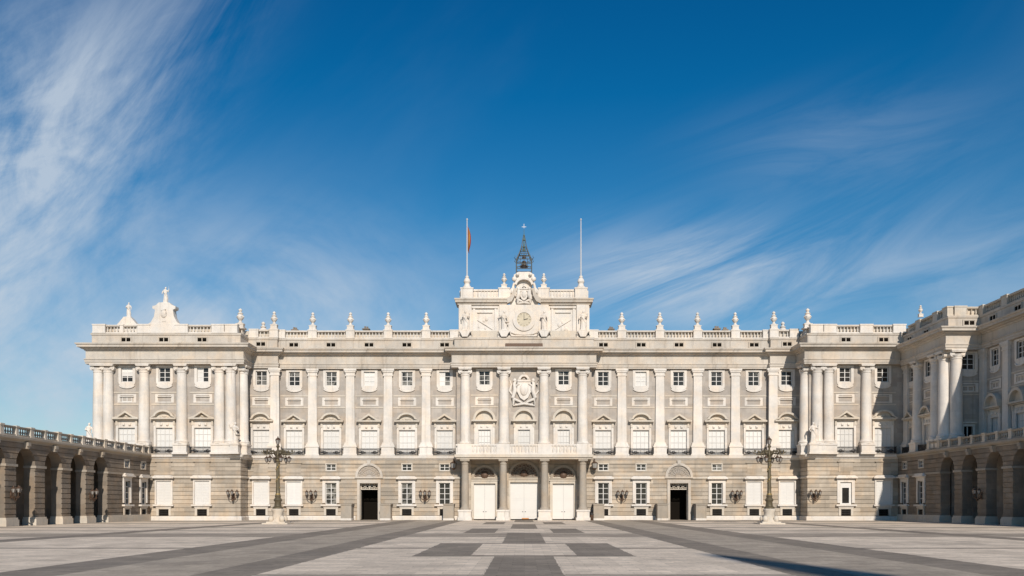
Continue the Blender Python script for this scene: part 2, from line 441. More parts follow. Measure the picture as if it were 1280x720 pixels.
GW, GZ0, GZ1 = 1.75, 2.65, 5.80
def ground_window(kind):
    b = MB()
    if kind in ('glass', 'slot'): border(b, GW, GZ0, GZ1, .45, .14, False)
    else: border(b, 2.25, 2.45, 6.0, .22, .14, False)
    b.box(-1.55, 1.55, -.42, .05, 2.18, 2.42)                # sill
    b.box(-1.15, 1.15, -.2, .05, 1.95, 2.18)
    b.box(-1.28, 1.28, -.10, .05, .55, 1.95) if False else None
    b.box(-1.62, 1.62, -.62, .05, 6.38, 6.56)                # hood
    b.prism([(-1.62, 6.56), (1.62, 6.56), (1.25, 6.85), (-1.25, 6.85)], -.42, .05)
    b.box(-1.40, 1.40, -.22, .05, 6.24, 6.38)
    sub = []
    if kind == 'glass':
        sub = [('frame', sash(GW, 2.42, GZ1, 2, 4, .16).mesh('sash', 'white')), ('pane', paneb(GW, 2.42, GZ1, .26).mesh('pane', 'glass'))]
    elif kind == 'slot':
        q = MB().box(-GW / 2, -.52, .1, .2, 2.42, GZ1).box(.52, GW / 2, .1, .2, 2.42, GZ1).box(-.52, .52, .1, .2, 4.95, GZ1).box(-.52, .52, .1, .2, 2.42, 2.62)
        sub = [('frame', q.mesh('sash', 'white')), ('pane', paneb(GW, 2.42, GZ1, .3).mesh('pane', 'glass'))]
    else:
        q = sash(2.25, 2.42, 6.0, 2, 1, .05, t=.06, edge=.12, dp=.05)
        for sx in (-1, 1):
            for k in range(14): 
                z = 2.65 + k * .235
                q.box(sx * .56 - .42, sx * .56 + .42, .075, .088, z, z + .13)
        sub = [('frame', q.mesh('sash', 'white')), ('shutter', paneb(2.25, 2.42, 6.0, .09).mesh('shutter', 'blind'))]
    return [('ground_window', b.mesh('window_surround', 'lime'), sub)]
def basement_window():
    b = border(MB(), 1.5, .72, 1.72, .34, .12, False)
    g = MB()
    for i in range(1, 8): g.box(-.75 + i * .1875 - .02, -.75 + i * .1875 + .02, .06, .10, .72, 1.72)
    for z in (1.05, 1.4): g.box(-.75, .75, .055, .105, z - .02, z + .02)
    return [('basement_window', b.mesh('basement_surround', 'trim'), [('grille', g.mesh('grille', 'iron')), ('pane', paneb(1.5, .72, 1.72, .22).mesh('pane', 'dark'))])]
def mezz_window(kind):
    if kind == 'glass':
        b = border(MB(), 1.5, 7.72, 8.72, .14, .05)
        return [('mezzanine_window', b.mesh('mezz_surround', 'trim'), [('frame', sash(1.5, 7.72, 8.72, 2, 2, .12, edge=.08).mesh('sash', 'white')), ('pane', paneb(1.5, 7.72, 8.72, .2).mesh('pane', 'glass'))])]
    b = MB().box(-1.1, 1.1, -.05, .05, 7.35, 8.85)
    b.box(-1.3, 1.3, -.2, .04, 8.85, 8.98)
    return [('blind_panel', b.mesh('blind_panel', 'rust'), [])]
def upper_window(kind):
    b = MB(); h = .87; t = .40
    b.box(-h - t, -h, -.10, .05, 21.0, 23.2); b.box(h, h + t, -.10, .05, 21.0, 23.2)
    b.box(-h - t, h + t, -.10, .05, 23.2, 23.5)
    lo = [(-h - t, 21.0)] + arc(h + t, 21.0, 180, 360, 14, rz=.85)[1:-1] + [(h + t, 21.0)]
    b.prism(lo, -.10, .05)
    b.prism([(x * 1.02, z + .02) for x, z in arc(h + t, 20.6, 200, 340, 8, rz=.62)] + [(x * .9, z + .16) for x, z in arc(h + t, 20.6, 340, 200, 8, rz=.62)], -.17, .04)
    sub = [('frame', sash(1.74, 21.0, 23.2, 2, 3, .14).mesh('sash', 'white'))]
    if kind == 'glass': sub.append(('pane', paneb(1.74, 21.0, 23.2, .24).mesh('pane', 'glass')))
    elif kind == 'blind': sub.append(('blind', paneb(1.74, 21.0, 23.2, .21).mesh('blind', 'blind')))
    else:
        sub.append(('pane', paneb(1.74, 21.0, 23.2, .24).mesh('pane', 'glass')))
        z0, z1, x0, x1 = {'half': (21.0, 23.2, -.85, .0), 'top': (21.9, 23.2, -.85, .85)}[kind]
        sub.append(('blind', MB().box(x0, x1, .19, .23, z0, z1).mesh('blind', 'blind')))
    return [('upper_window', b.mesh('upper_surround', 'lime'), sub)]
def mid_panel(kind='blank'):
    b = MB()
    b.box(-1.42, -1.0, -.06, .05, 17.85, 19.15); b.box(1.0, 1.42, -.06, .05, 17.85, 19.15)
    b.box(-1.0, 1.0, -.06, .05, 18.98, 19.15); b.box(-1.0, 1.0, -.06, .05, 17.85, 18.02)
    b.box(-1.1, 1.1, -.20, .05, 18.72, 18.80)
    sub = []
    if kind == 'glass':
        sub = [('frame', sash(1.5, 18.02, 18.72, 2, 1, -.02, edge=.08, dp=.05).mesh('sash', 'white')), ('pane', paneb(1.5, 18.02, 18.72, .004).mesh('pane', 'glass'))]
    return [('relief_panel', b.mesh('relief_panel', 'lime'), sub)]
MZ0, MZ1 = 10.15, 14.05
def pediment(kind):
    b = MB(); w_ = 1.95
    b.box(-w_, w_, -.78, .05, 15.32, 15.55); b.box(-w_ + .12, w_ - .12, -.5, .05, 15.16, 15.32)
    if kind == 'tri':
        o = [(-w_, 15.55), (-1.25, 15.76), (0, 16.6), (1.25, 15.76), (w_, 15.55)]
        i = [(-w_ + .02, 15.55), (-1.1, 15.56), (0, 16.28), (1.1, 15.56), (w_ - .02, 15.55)]
    elif kind == 'seg':
        o = [(-w_, 15.55)] + arc(1.55, 15.55, 165, 15, 12, rz=1.2) + [(w_, 15.55)]
        i = [(-w_ + .02, 15.55)] + arc(1.25, 15.55, 168, 12, 12, rz=.92) + [(w_ - .02, 15.55)]
    else:
        o = arc(1.75, 15.55, 180, 0, 16); i = arc(1.38, 15.55, 180, 0, 16)
    b.band(o, i, -.76, .05)
    b.prism(list(i), -.12, .04)
    if kind != 'arch':
        b.ball((0, -.14, 15.85), .26, 1.6, .5, .8); 
        for sx in (-1, 1): b.ball((sx * .55, -.12, 15.75), .16, 1.4, .5, .8)
    for sx in (-1, 1): b.box(sx * 1.5 - .14, sx * 1.5 + .14, -.30, .05, 14.45, 15.16)
    return b
def main_window(ped):
    hw = .95 if ped == 'arch' else 1.3
    b = border(MB(), 2 * hw, MZ0, MZ1, 1.52 - hw, .16, False)
    b.box(-1.5, 1.5, -.08, .05, MZ1 + .05, 15.16)
    for sx in (-1, 1):                                       # pair of carved brackets over the lintel
        b.box(sx * .46 - .17, sx * .46 + .17, -.24, .04, 14.40, 14.72); b.ball((sx * .46, -.2, 14.52), .17, 1, .8, 1)
        b.box(sx * 1.43 - .16, sx * 1.43 + .16, -.22, .05, MZ0, 14.9)
    f = sash(2 * hw, MZ0, MZ1, 2, 4, .10, t=.06, edge=.12, dp=.06)
    for i, x in enumerate((-hw / 2, hw / 2)): f.box(x - .025, x + .025, .104, .15, MZ0, MZ1)
    q = MB().box(-hw, hw, .17, .2, MZ0, MZ1)
    pm = pediment(ped).mesh('pediment', 'trim')
    return [('main_window', b.mesh('main_surround', 'lime'), [('frame', f.mesh('sash', 'sash')), ('shutter', q.mesh('shutter', 'blind')), ('pediment', pm)])]
def balcony():
    s_ = MB().box(-1.8, 1.8, -.80, 0, Z_FLOOR + .002, Z_FLOOR + .10)
    r = MB(); z0, z1 = 10.16, 11.12
    for z in (z0, z1, z1 - .16): r.box(-1.76, 1.76, -.75, -.70, z - .03, z + .03)
    for i in range(0, 33):
        x = -1.73 + i * 3.46 / 32; r.box(x - .016, x + .016, -.74, -.71, z0, z1)
    for x in (-1.74, 1.74):
        r.box(x - .04, x + .04, -.77, -.69, 10.1, 11.22); 
        for z in (z0, z1): r.box(x - .02, x + .02, -.70, 0, z - .03, z + .03)
        for i in range(5): r.box(x - .016, x + .016, -.6 + i * .12, -.57 + i * .12, z0, z1)
    for x in (-.95, .95):                                     # cast rosettes
        r.ball((x, -.76, 10.52), .26, 1.25, .35, .95, 10, 6)
        r.ball((x - .42, -.75, 10.50), .12, 1.2, .4, 1, 8, 6); r.ball((x + .42, -.75, 10.50), .12, 1.2, .4, 1, 8, 6)
    return [('balcony', s_.mesh('balcony_slab', 'trim'), [('railing', r.mesh('railing', 'iron'))])]
def attic_window():
    b = border(MB(), 1.5, 27.0, 27.7, .12, .14)
    return [('attic_window', b.mesh('attic_surround', 'corn'), [('frame', sash(1.5, 27.0, 27.7, 2, 1, -.09, edge=.07, dp=.03).mesh('sash', 'trim')), ('pane', paneb(1.5, 27.0, 27.7, -.05).mesh('pane', 'dark'))])]

# ---- orders
def pilaster():
    ped = MB().box(-1.12, 1.12, -.75, .05, Z_FLOOR, 10.3).box(-1.0, 1.0, -.66, .05, 10.3, 11.35).box(-1.1, 1.1, -.74, .05, 11.35, 11.6)
    sh = MB().box(-.98, .98, -.52, .04, 11.6, 11.85).box(-.88, .88, -.46, .04, 11.85, 12.1)
    sh.add([(-.72, -.40, 12.1), (.72, -.40, 12.1), (.72, .04, 12.1), (-.72, .04, 12.1), (-.64, -.36, Z_CAP), (.64, -.36, Z_CAP), (.64, .04, Z_CAP), (-.64, .04, Z_CAP)],
           [[0, 1, 5, 4], [1, 2, 6, 5], [2, 3, 7, 6], [3, 0, 4, 7]])
    cp = MB().box(-.78, .78, -.44, .04, Z_CAP, 22.68).box(-.72, .72, -.38, .04, 22.68, 23.05).box(-.86, .86, -.50, .04, 23.05, 23.3).box(-.98, .98, -.58, .04, 23.3, Z_ARCH)
    return [('pilaster', sh.mesh('pilaster_shaft', 'lime'), [('capital', cp.mesh('pilaster_capital', 'lime')), ('pedestal', ped.mesh('pilaster_pedestal', 'lime'))])]
def column():
    cy = -.28; r = .80
    ped = MB().box(-1.16, 1.16, -1.28, .05, Z_FLOOR, 10.3).box(-1.02, 1.02, -1.16, .05, 10.3, 11.35).box(-1.12, 1.12, -1.26, .05, 11.35, 11.6)
    H = Z_CAP - 11.6
    prof = [(1.04, 0), (1.04, .18), (.98, .2), (1.04, .3), (.98, .42), (.88, .46), (.84, .62), (r, .8), (r * .995, H * .33), (r * .95, H * .66), (r * .86, H - .2), (r * .94, H - .15), (r * .94, H)]
    sh = MB().lathe(prof, 0, cy, 28, z=11.6)
    cp = MB().lathe([(r * .9, 0), (r * .98, .25), (r * 1.12, .42), (r * 1.12, .5)], 0, cy, 24, z=Z_CAP)
    for sx in (-1, 1):                                        # ionic volutes
        v = MB()
        v.lathe([(.34, -.55), (.36, -.5), (.30, 0), (.36, .5), (.34, .55)], 0, 0, 16)
        v.lathe([(.16, -.62), (.16, .62)], 0, 0, 10)
        v.xf(Matrix.Translation((sx * .74, cy, Z_CAP + .48)) @ Matrix.Rotation(R(90), 4, 'X'))
        cp.add(v.v, v.f)
    cp.tube([(-.7, cy - .62, 22.86), (0, cy - .72, 22.72), (.7, cy - .62, 22.86)], .09, 6)
    cp.box(-.95, .95, cy - .82, .04, 23.28, 23.42).box(-1.02, 1.02, cy - .88, .04, 23.42, Z_ARCH)
    return [('column', sh.mesh('column_shaft', 'lime', 40), [('capital', cp.mesh('ionic_capital', 'lime', 40)), ('pedestal', ped.mesh('column_pedestal', 'lime'))])]

EO = .52                                                     # entablature stands out over the columns of the centre and pavilions
ENT = [(-1.3, Z_ARCH), (.46, Z_ARCH), (.46, 23.85), (.54, 23.87), (.54, 24.2), (.64, 24.24), (.64, 24.36), (.42, 24.40), (.42, 25.55), (.56, 25.6), (.62, 25.75),
       (.95, 25.85), (.95, 25.98), (1.35, 26.04), (1.35, 26.34), (1.48, 26.4), (1.55, 26.56), (1.55, 26.62), (.3, 26.72), (-1.3, 26.72)]
ATT = [(-.5, 26.70), (.42, 26.70), (.42, 26.86), (.30, 26.9), (.30, 28.0), (.40, 28.04), (.44, 28.2), (.44, 28.34), (-.5, 28.34)]
def baluster_run(b, x0, y0, x1, y1, z0=28.34, z1=29.62, step=.46, k=1.0, post_w=.34):
    L = math.hypot(x1 - x0, y1 - y0)
    if L < .3: return b
    ux, uy = (x1 - x0) / L, (y1 - y0) / L
    nx, ny = uy, -ux
    def slab(o0, o1, za, zb):
        p = [(x0 + nx * o0, y0 + ny * o0), (x1 + nx * o0, y1 + ny * o0), (x1 + nx * o1, y1 + ny * o1), (x0 + nx * o1, y0 + ny * o1)]
        b.add([(a, c, za) for a, c in p] + [(a, c, zb) for a, c in p], [[0, 1, 5, 4], [1, 2, 6, 5], [2, 3, 7, 6], [3, 0, 4, 7], [4, 5, 6, 7], [3, 2, 1, 0]])
    slab(.23, -.23, z0, z0 + .18); slab(.21, -.21, z1 - .22, z1 - .08); slab(.26, -.26, z1 - .08, z1)
    h = z1 - z0 - .40; n = max(1, int(L / step))
    prof = [(.085, 0), (.085, .06), (.06, .08), (.125, h * .36), (.055, h * .72), (.06, h - .08), (.085, h - .06), (.085, h)]
    for i in range(n):
        t = (i + .5) / n
        b.lathe(prof, x0 + (x1 - x0) * t, y0 + (y1 - y0) * t, 6, z=z0 + .18)
    return b
def blockp(b, x, y, w_, d_, z0=28.34, z1=29.72, rz=0):
    q = MB().cbox(0, 0, z0, w_ + .1, d_ + .1, .2).cbox(0, 0, z0 + .2, w_, d_, z1 - z0 - .38).cbox(0, 0, z1 - .18, w_ + .14, d_ + .14, .18)
    q.xf(Matrix.Translation((x, y, 0)) @ Matrix.Rotation(rz, 4, 'Z')); b.add(q.v, q.f); return b

# ------------------------------------------------------------------ ground
struct('ground', MB().quad((-2500, -2500, 0), (2500, -2500, 0), (2500, 2500, 0), (-2500, 2500, 0)).mesh('ground', 'ground'))

# ================================================================== MAIN PALACE BLOCK
PAL = root('palace', 'long pale limestone palace facade with clock gable, facing the paved square', 'palace', (0, 0, 0))
BAYS = [-40.9, -35.95, -30.15, -24.2, -18.3, -12.4, 12.4, 18.3, 24.2, 30.15, 35.95, 40.9]
PILS = [-33.05, -27.15, -21.25, -15.3, 15.3, 21.25, 27.15, 33.05]
PX = 42.9                                                     # inner edge of the corner pavilions
PY = -4.4
EX = 38.35                                                    # the slightly projecting end bays
WX = 57.7                                                     # where the east wing joins
base_path = [(-65.4, 40), (-65.4, PY), (-PX, PY), (-PX, -.7), (-EX, -.7), (-EX, 0), (EX, 0), (EX, -.7), (PX, -.7), (PX, PY), (WX, PY), (WX, PY - 6)]
upper_path = [(-65.1, 40), (-65.1, PY + UP), (-PX - UP, PY + UP), (-PX - UP, -.7 + UP), (-EX - UP, -.7 + UP), (-EX - UP, UP), (-10.5, UP), (-10.5, -.7), (10.5, -.7), (10.5, UP),
              (EX + UP, UP), (EX + UP, -.7 + UP), (PX + UP, -.7 + UP), (PX + UP, PY + UP), (WX, PY + UP), (WX, PY - 6)]

ent_path = [(-65.1 - EO, 40), (-65.1 - EO, PY + UP - EO), (-PX - UP + EO, PY + UP - EO), (-PX - UP + EO, -.7 + UP), (-EX - UP, -.7 + UP), (-EX - UP, UP), (-10.5 - EO * .5, UP), (-10.5 - EO * .5, -.7 - EO), (10.5 + EO * .5, -.7 - EO), (10.5 + EO * .5, UP),
            (EX + UP, UP), (EX + UP, -.7 + UP), (PX + UP - EO, -.7 + UP), (PX + UP - EO, PY + UP - EO), (WX - EO, PY + UP - EO), (WX - EO, PY - 6)]
def gh(x, kind): 
    h = GW / 2 if kind in ('glass', 'slot') else 1.125
    return (x - h, x + h, 2.42, 5.8 if kind in ('glass', 'slot') else 6.0, .34)
GK = {-40.9: 'blind', -35.95: 'blind', -30.15: 'glass', -18.3: 'glass', -12.4: 'glass', 12.4: 'glass', 18.3: 'glass', 30.15: 'glass', 35.95: 'blind', 40.9: 'blind'}
MZK = {-30.15, -18.3, -12.4, 12.4, 18.3, 30.15}
UK = {-24.2: 'blind', -12.4: 'half', 18.3: 'blind'}
rust = MB(); pan = MB()
def base_seg(x0, x1, y, bays, doors=()):
    holes = []
    for x, k, mz in bays:
        holes.append(gh(x, k)); holes.append((x - .75, x + .75, .72, 1.72, .3))
        if mz: holes.append((x - .75, x + .75, 7.72, 8.72, .3))
    rust.wall(x0, x1, 0, Z_BAND, y, holes + list(doors), course=.62)
def upper_seg(x0, x1, y, bays):
    holes = []
    for x, up in bays:
        holes.append((x - 1.3, x + 1.3, MZ0, MZ1, .3))
        if up: holes.append((x - .87, x + .87, 21.0, 23.2, .32))
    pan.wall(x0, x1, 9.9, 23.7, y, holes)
DOORS = [(0, 2.15, 5.9), (-6.15, 1.68, 5.7), (6.15, 1.68, 5.7)]
PORTALS = [-24.2, 24.2]
base_seg(-EX, EX, 0, [(x, GK[x], x in MZK) for x in BAYS if abs(x) < 38 and x in GK],
         [(x - h, x + h, .0, z, .55) for x, h, z in DOORS] + [(x - 1.42, x + 1.42, 0, 5.75, 1.2) for x in PORTALS])
base_seg(-PX, -EX, -.7, [(-40.9, 'blind', False)]); base_seg(EX, PX, -.7, [(40.9, 'blind', False)])
base_seg(-65.4, -PX, PY, [(-54.5, 'blind', False), (-48.7, 'blind', False)])
base_seg(PX, WX, PY, [(48.7, 'slot', False), (54.4, 'blind', False)])
def side(mb, x, y0, y1, z0, z1, course=None):                 # a return wall, facing +x or -x
    q = MB().wall(min(y0, y1), max(y0, y1), z0, z1, 0, course=course)
    q.xf(Matrix.Translation((x, 0, 0)) @ Matrix.Rotation(R(90), 4, 'Z'));   # local x -> y, local y -> -x
    if x > 0: q.v = [(2 * x - a, b_, c) for a, b_, c in q.v]
    mb.add(q.v, q.f)
for sx in (-1, 1):
    side(rust, sx * PX, PY, -.7, 0, Z_BAND, .62); side(rust, sx * EX, -.7, 0, 0, Z_BAND, .62)
    side(pan, sx * (PX + UP), PY + UP, -.7 + UP, 9.9, 23.7); side(pan, sx * (EX + UP), -.7 + UP, UP, 9.9, 23.7); side(pan, sx * 10.5, -.7, UP, 9.9, 23.7)
# the left end of the block
q = MB().wall(-4.4, 40, 0, Z_BAND, 0, course=.62); q.xf(Matrix.Translation((-65.4, 0, 0)) @ Matrix.Rotation(R(90), 4, 'Z')); q.v = [(2 * -65.4 - a, b_, c) for a, b_, c in q.v]; rust.add(q.v, q.f)
q = MB().wall(-4.1, 40, 9.9, 23.7, 0); q.xf(Matrix.Translation((-65.1, 0, 0)) @ Matrix.Rotation(R(90), 4, 'Z')); q.v = [(2 * -65.1 - a, b_, c) for a, b_, c in q.v]; pan.add(q.v, q.f)
upper_seg(-EX - UP, -10.5, UP, [(x, True) for x in BAYS if -38 < x < -10]); upper_seg(10.5, EX + UP, UP, [(x, True) for x in BAYS if 10 < x < 38])
upper_seg(-PX - UP, -EX - UP, -.7 + UP, [(-40.9, True)]); upper_seg(EX + UP, PX + UP, -.7 + UP, [(40.9, True)])
PAV_L = [-60.2, -54.5, -48.7]; PAV_R = [48.7, 54.4]
upper_seg(-65.1, -PX - UP, PY + UP, [(x, True) for x in PAV_L]); upper_seg(PX + UP, WX, PY + UP, [(x, True) for x in PAV_R])
upper_seg(-10.5, 10.5, -.7, [(-6.15, True), (0, False), (6.15, True)])
part('base_wall', rust.mesh('base_wall', 'rust', fix=False), PAL)
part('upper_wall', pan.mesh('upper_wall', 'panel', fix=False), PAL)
core = MB()
for a, b_ in ((-64.6, -26.5), (-21.9, 21.9), (26.5, 64.9)): core.box(a, b_, 1.3, 39.8, 0, 9.6)
core.box(-64.6, 64.9, 1.3, 39.8, 9.62, 27.9)
core.box(-64.6, -44.2, -3.4, 1.28, 0, 27.9); core.box(44.2, 64.9, -3.4, 1.28, 0, 27.9)
core.box(-26.4, -22, 12, 12.4, 0, 9.6); core.box(22, 26.4, 12, 12.4, 0, 9.6)
part('inner_wall', core.mesh('inner_wall', 'panel'), PAL)
roof_ = part('roof', MB().box(-64.5, 64.9, .6, 39.5, 27.95, 28.25).box(-64.5, -44.0, -3.6, .58, 27.95, 28.25).box(44.0, 64.9, -3.6, .58, 27.95, 28.25).mesh('roof', 'roof'), PAL)
for x, y, z, wd in ((-25.7, 6, 31.35, .9), (-37.3, 6, 31.2, .8), (14.3, 7, 31.5, .8), (31.4, 6, 31.4, .9), (33.2, 8, 31.6, .7)):
    part('chimney', MB().cbox(x, y, 28.2, wd, .8, z - 28.7).cbox(x, y, z - .5, wd + .25, 1.05, .2).cbox(x - wd * .2, y, z - .3, .25, .25, .4).cbox(x + wd * .2, y, z - .3, .25, .25, .35).mesh('chimney', 'dark_rust'), roof_)

# plinth, string course, floor band
P1 = [(-.2, 0), (.22, 0), (.22, .5), (.12, .64), (-.2, .64)]
bp = base_path
for pth, sg in ((bp[:6] + [(-26.3, 0)], (0, 6)), ([(-22.1, 0), (-10.4, 0)], None), ([(10.4, 0), (22.1, 0)], None), ([(26.3, 0)] + bp[6:], (0, len(bp[6:]) - 1))):
    part('plinth', MB().sweep(pth, P1, sg).mesh('plinth', 'lime'), PAL)
st = MB(); P2 = [(-.2, 6.42), (.10, 6.42), (.14, 6.5), (.14, 6.64), (.06, 6.72), (-.2, 6.72)]
st.sweep(bp, P2, (0, len(bp) - 2)); part('string_course', st.mesh('string_course', 'trim'), PAL)
fl = MB(); P3 = [(-.6, Z_BAND), (.08, Z_BAND), (.12, 9.5), (.34, 9.58), (.42, 9.72), (.42, 9.96), (.36, Z_FLOOR), (-.6, Z_FLOOR)]
fl.sweep(bp, P3, (0, len(bp) - 2)); part('floor_band', fl.mesh('floor_band', 'lime'), PAL)

# entablature: plain over the pilasters, deeper over the columns
up = upper_path
ent = MB().sweep(ent_path, ENT, (0, len(ent_path) - 2)); part('entablature', ent.mesh('entablature', 'corn'), PAL)
att = MB().sweep(up, ATT, (0, len(up) - 2)); part('attic_wall', att.mesh('attic_wall', 'corn'), PAL)

# horizontal bands between the orders
def hbands(x0, x1, y):
    for z in (17.6, 19.4): part('wall_band', MB().box(x0, x1, y - .07, y + .03, z - .09, z + .09).mesh('wall_band', 'trim'), PAL)
for x in BAYS:
    yy = UP if abs(x) < 38 else -.7 + UP
    w_ = 2.0 if abs(x) < 38 else 1.9
    hbands(x - w_ - .18, x + w_ + .18, yy)
for x in PAV_L + PAV_R: hbands(x - 2.0, x + 2.0, PY + UP)
for x in (-6.15, 6.15): hbands(x - 2.1, x + 2.1, -.7)

# bays
k = 0
for i, x in enumerate(BAYS):
    yb = 0 if abs(x) < 38 else -.7; yu = yb + UP
    if x in GK:
        assembly(('gw', GK[x]), lambda: ground_window(GK[x]), PAL, (x, yb, 0))
        assembly('bw', basement_window, PAL, (x, yb, 0))
        mk = 'glass' if x in MZK else 'blank'
        assembly(('mz', mk), lambda: mezz_window(mk), PAL, (x, yb, 0))
    uk = UK.get(x, 'glass'); assembly(('uw', uk), lambda: upper_window(uk), PAL, (x, yu, 0))
    assembly('mp', mid_panel, PAL, (x, yu, 0))
    pk = 'seg' if i % 2 == 0 else 'tri'
    if i >= 6: pk = 'tri' if i % 2 == 0 else 'seg'
    assembly(('mw', pk), lambda: main_window(pk), PAL, (x, yu, 0))
    assembly('bal', balcony, PAL, (x, yu, 0))
    assembly('aw', attic_window, PAL, (x, yu - .30, 0))
for i, x in enumerate(PAV_L + PAV_R):
    kk = {48.7: 'slot'}.get(x, 'blind')
    if x > -60:
        assembly(('gw', kk), lambda: ground_window(kk), PAL, (x, PY, 0)); assembly('bw', basement_window, PAL, (x, PY, 0))
        assembly(('mz', 'blank'), lambda: mezz_window('blank'), PAL, (x, PY, 0))
    uk = {-60.2: 'top', -48.7: 'half'}.get(x, 'glass')
    assembly(('uw', uk), lambda: upper_window(uk), PAL, (x, PY + UP, 0))
    mk = 'glass' if x == -60.2 else 'blank'
    assembly(('mp', mk), lambda: mid_panel(mk), PAL, (x, PY + UP, 0))
    pk = 'seg' if i in (1, 4) else 'tri'
    assembly(('mw', pk), lambda: main_window(pk), PAL, (x, PY + UP, 0)); assembly('bal', balcony, PAL, (x, PY + UP, 0))
    assembly('aw', attic_window, PAL, (x, PY + UP - .30, 0))
for x in (-6.15, 0, 6.15):
    if x: assembly(('uw', 'glass'), lambda: upper_window('glass'), PAL, (x, -.7, 0)); assembly('mp', mid_panel, PAL, (x, -.7, 0))
    assembly(('mw', 'arch'), lambda: main_window('arch'), PAL, (x, -.7, 0))
for x in PILS: assembly('pil', pilaster, PAL, (x, UP, 0))
for sx in (-1, 1):
    assembly('pil', pilaster, PAL, (sx * 38.75, -.7 + UP + .0, 0))
    assembly('col', column, PAL, (sx * 9.1, -.7, 0)); assembly('col', column, PAL, (sx * 3.1, -.7, 0))
    for x in (57.5, 51.8, 46.1, 44.35):
        if sx > 0 and x == 57.5: continue
        dz_ = .014 if x == 44.35 else 0
        assembly('col', column, PAL, (sx * x, PY + UP - dz_ * 3, dz_))
    assembly('col', column, PAL, (sx * (PX + UP), PY + 1.3, -.016), sx * R(-90))   # on the pavilion's inner side
for x, dz_ in ((-62.9, 0), (-64.4, .014)): assembly('col', column, PAL, (x, PY + UP - dz_ * 3, dz_))

# balustrade on the attic
blk = Sink('rail_pedestal', 'lime', PAL)
URN_MAIN = [-38.75] + PILS + [38.75]
def run_part(mat, parent, off, *a):
    q = baluster_run(MB(), *a)
    if q.v: q.v = [(x - off[0], y - off[1], z - off[2]) for x, y, z in q.v]; part('balustrade', q.mesh('balustrade', mat), parent)
O3 = (0, 0, 0)
def rail(xs, y, posts, w_=1.35, d_=.75):
    for a, b_ in zip(posts, posts[1:]): run_part('lime', PAL, O3, a + w_ / 2, y, b_ - w_ / 2, y)
    for x in posts: blockp(blk, x, y, w_, d_)
yr = UP - .06
rail(None, yr, [-38.0] + PILS[:4] + [-10.9]); rail(None, yr, [10.9] + PILS[4:] + [38.0])
rail(None, yr - .7, [-PX + .9, -38.9]); rail(None, yr - .7, [38.9, PX - .9])
yp = PY + UP - .06
rail(None, yp, [-64.3, -60.9 + 3.4, -51.8, -46.3, -44.3], 1.9, .8)
for x in (-60.9,): blockp(blk, x, yp, .5, .6)
rail(None, yp, [44.3, 46.3, 51.8, 56.8], 1.9, .8)
for sx in (-1, 1):
    x = sx * (PX + UP - .05 * sx * sx)
    run_part('lime', PAL, O3, x, -1.3, x, -3.2)
# solid parapet screen standing behind the balusters
bk = MB()
bk.sweep(upper_path, [(-.45, 28.3), (-.29, 28.3), (-.29, 29.5), (-.45, 29.5)], (0, len(upper_path) - 2))
part('parapet_screen', bk.mesh('parapet_screen', 'trim'), PAL)

# ---- portals with fan tympanum
def fan(r, z, y=-.02):
    ring = MB().band(arc(r + .38, z), arc(r, z), -.26, .05); ring.box(-r - .42, r + .42, -.28, .05, z - .22, z)
    back = MB().prism(arc(r, z, n=20), y, .04)
    g = MB()
    for a in range(0, 181, 20): g.tube([(.5 * math.cos(R(a)), y - .05, z + .5 * math.sin(R(a))), (r * .99 * math.cos(R(a)), y - .05, z + r * .99 * math.sin(R(a)))], .035, 5)
    for q_ in (.5, r * .66): g.band(arc(q_ + .04, z, n=14), arc(q_ - .04, z, n=14), y - .08, y - .03)
    for a in range(10, 180, 20): g.ball((r * .83 * math.cos(R(a)), y - .05, z + r * .83 * math.sin(R(a))), .14, 1, .4, 1, 8, 6)
    return ring, back, g
def portal():
    b = MB(); h = 1.42; t = .42
    b.box(-h - t, -h, -.28, .06, .0, 5.75); b.box(h, h + t, -.28, .06, 0, 5.75); b.box(-h - t, h + t, -.28, .06, 5.75, 6.28)
    ring, back, g = fan(1.78, 6.74)
    b.add(ring.v, ring.f)
    b.prism([(-.22, 8.7), (.22, 8.7), (.32, 9.3), (-.32, 9.3)], -.34, .05)
    tr = sash(2.84, 4.75, 5.75, 4, 1, .5, edge=.16, t=.09)
    for i in range(4): tr.band(arc(.26, 5.25, 0, 360, 12, cx=-1.06 + i * .71), arc(.18, 5.25, 0, 360, 12, cx=-1.06 + i * .71), .5, .56)
    leaf = MB().box(.98, 1.40, -.0, .06, .05, 4.7)
    for z in (.4, 1.7, 3.0): leaf.box(1.04, 1.34, -.03, 0, z, z + 1.0)
    leaf2 = MB().box(-1.41, -1.35, .06, 1.1, .05, 4.7)
    leaf3 = MB().box(1.35, 1.41, .06, 1.1, .05, 4.7)
    for z in (.4, 1.7, 3.0): leaf3.box(1.32, 1.35, .2, .95, z, z + 1.0)
    inner = MB().box(-2.1, 2.1, 3.6, 3.7, 0, 6.2).box(-2.2, -1.45, 1.21, 3.6, 0, 6.2).box(1.45, 2.2, 1.21, 3.6, 0, 6.2).box(-1.44, 1.44, 1.21, 3.6, 5.8, 6.1)  # door with passage sides and ceiling, all near-black in place of shade
    return [('portal', b.mesh('portal_surround', 'corn'), [('transom', tr.mesh('transom', 'trim')), ('fan_grille', g.mesh('fan_grille', 'gran')), ('tympanum', back.mesh('tympanum', 'panel')),
            ('door_leaf', leaf2.mesh('door_leaf', 'trim')), ('door_leaf', leaf3.mesh('door_leaf', 'trim')), ('inner_door', inner.mesh('inner_door', 'dark'))])]
for x in PORTALS: assembly('portal', portal, PAL, (x, 0, 0))
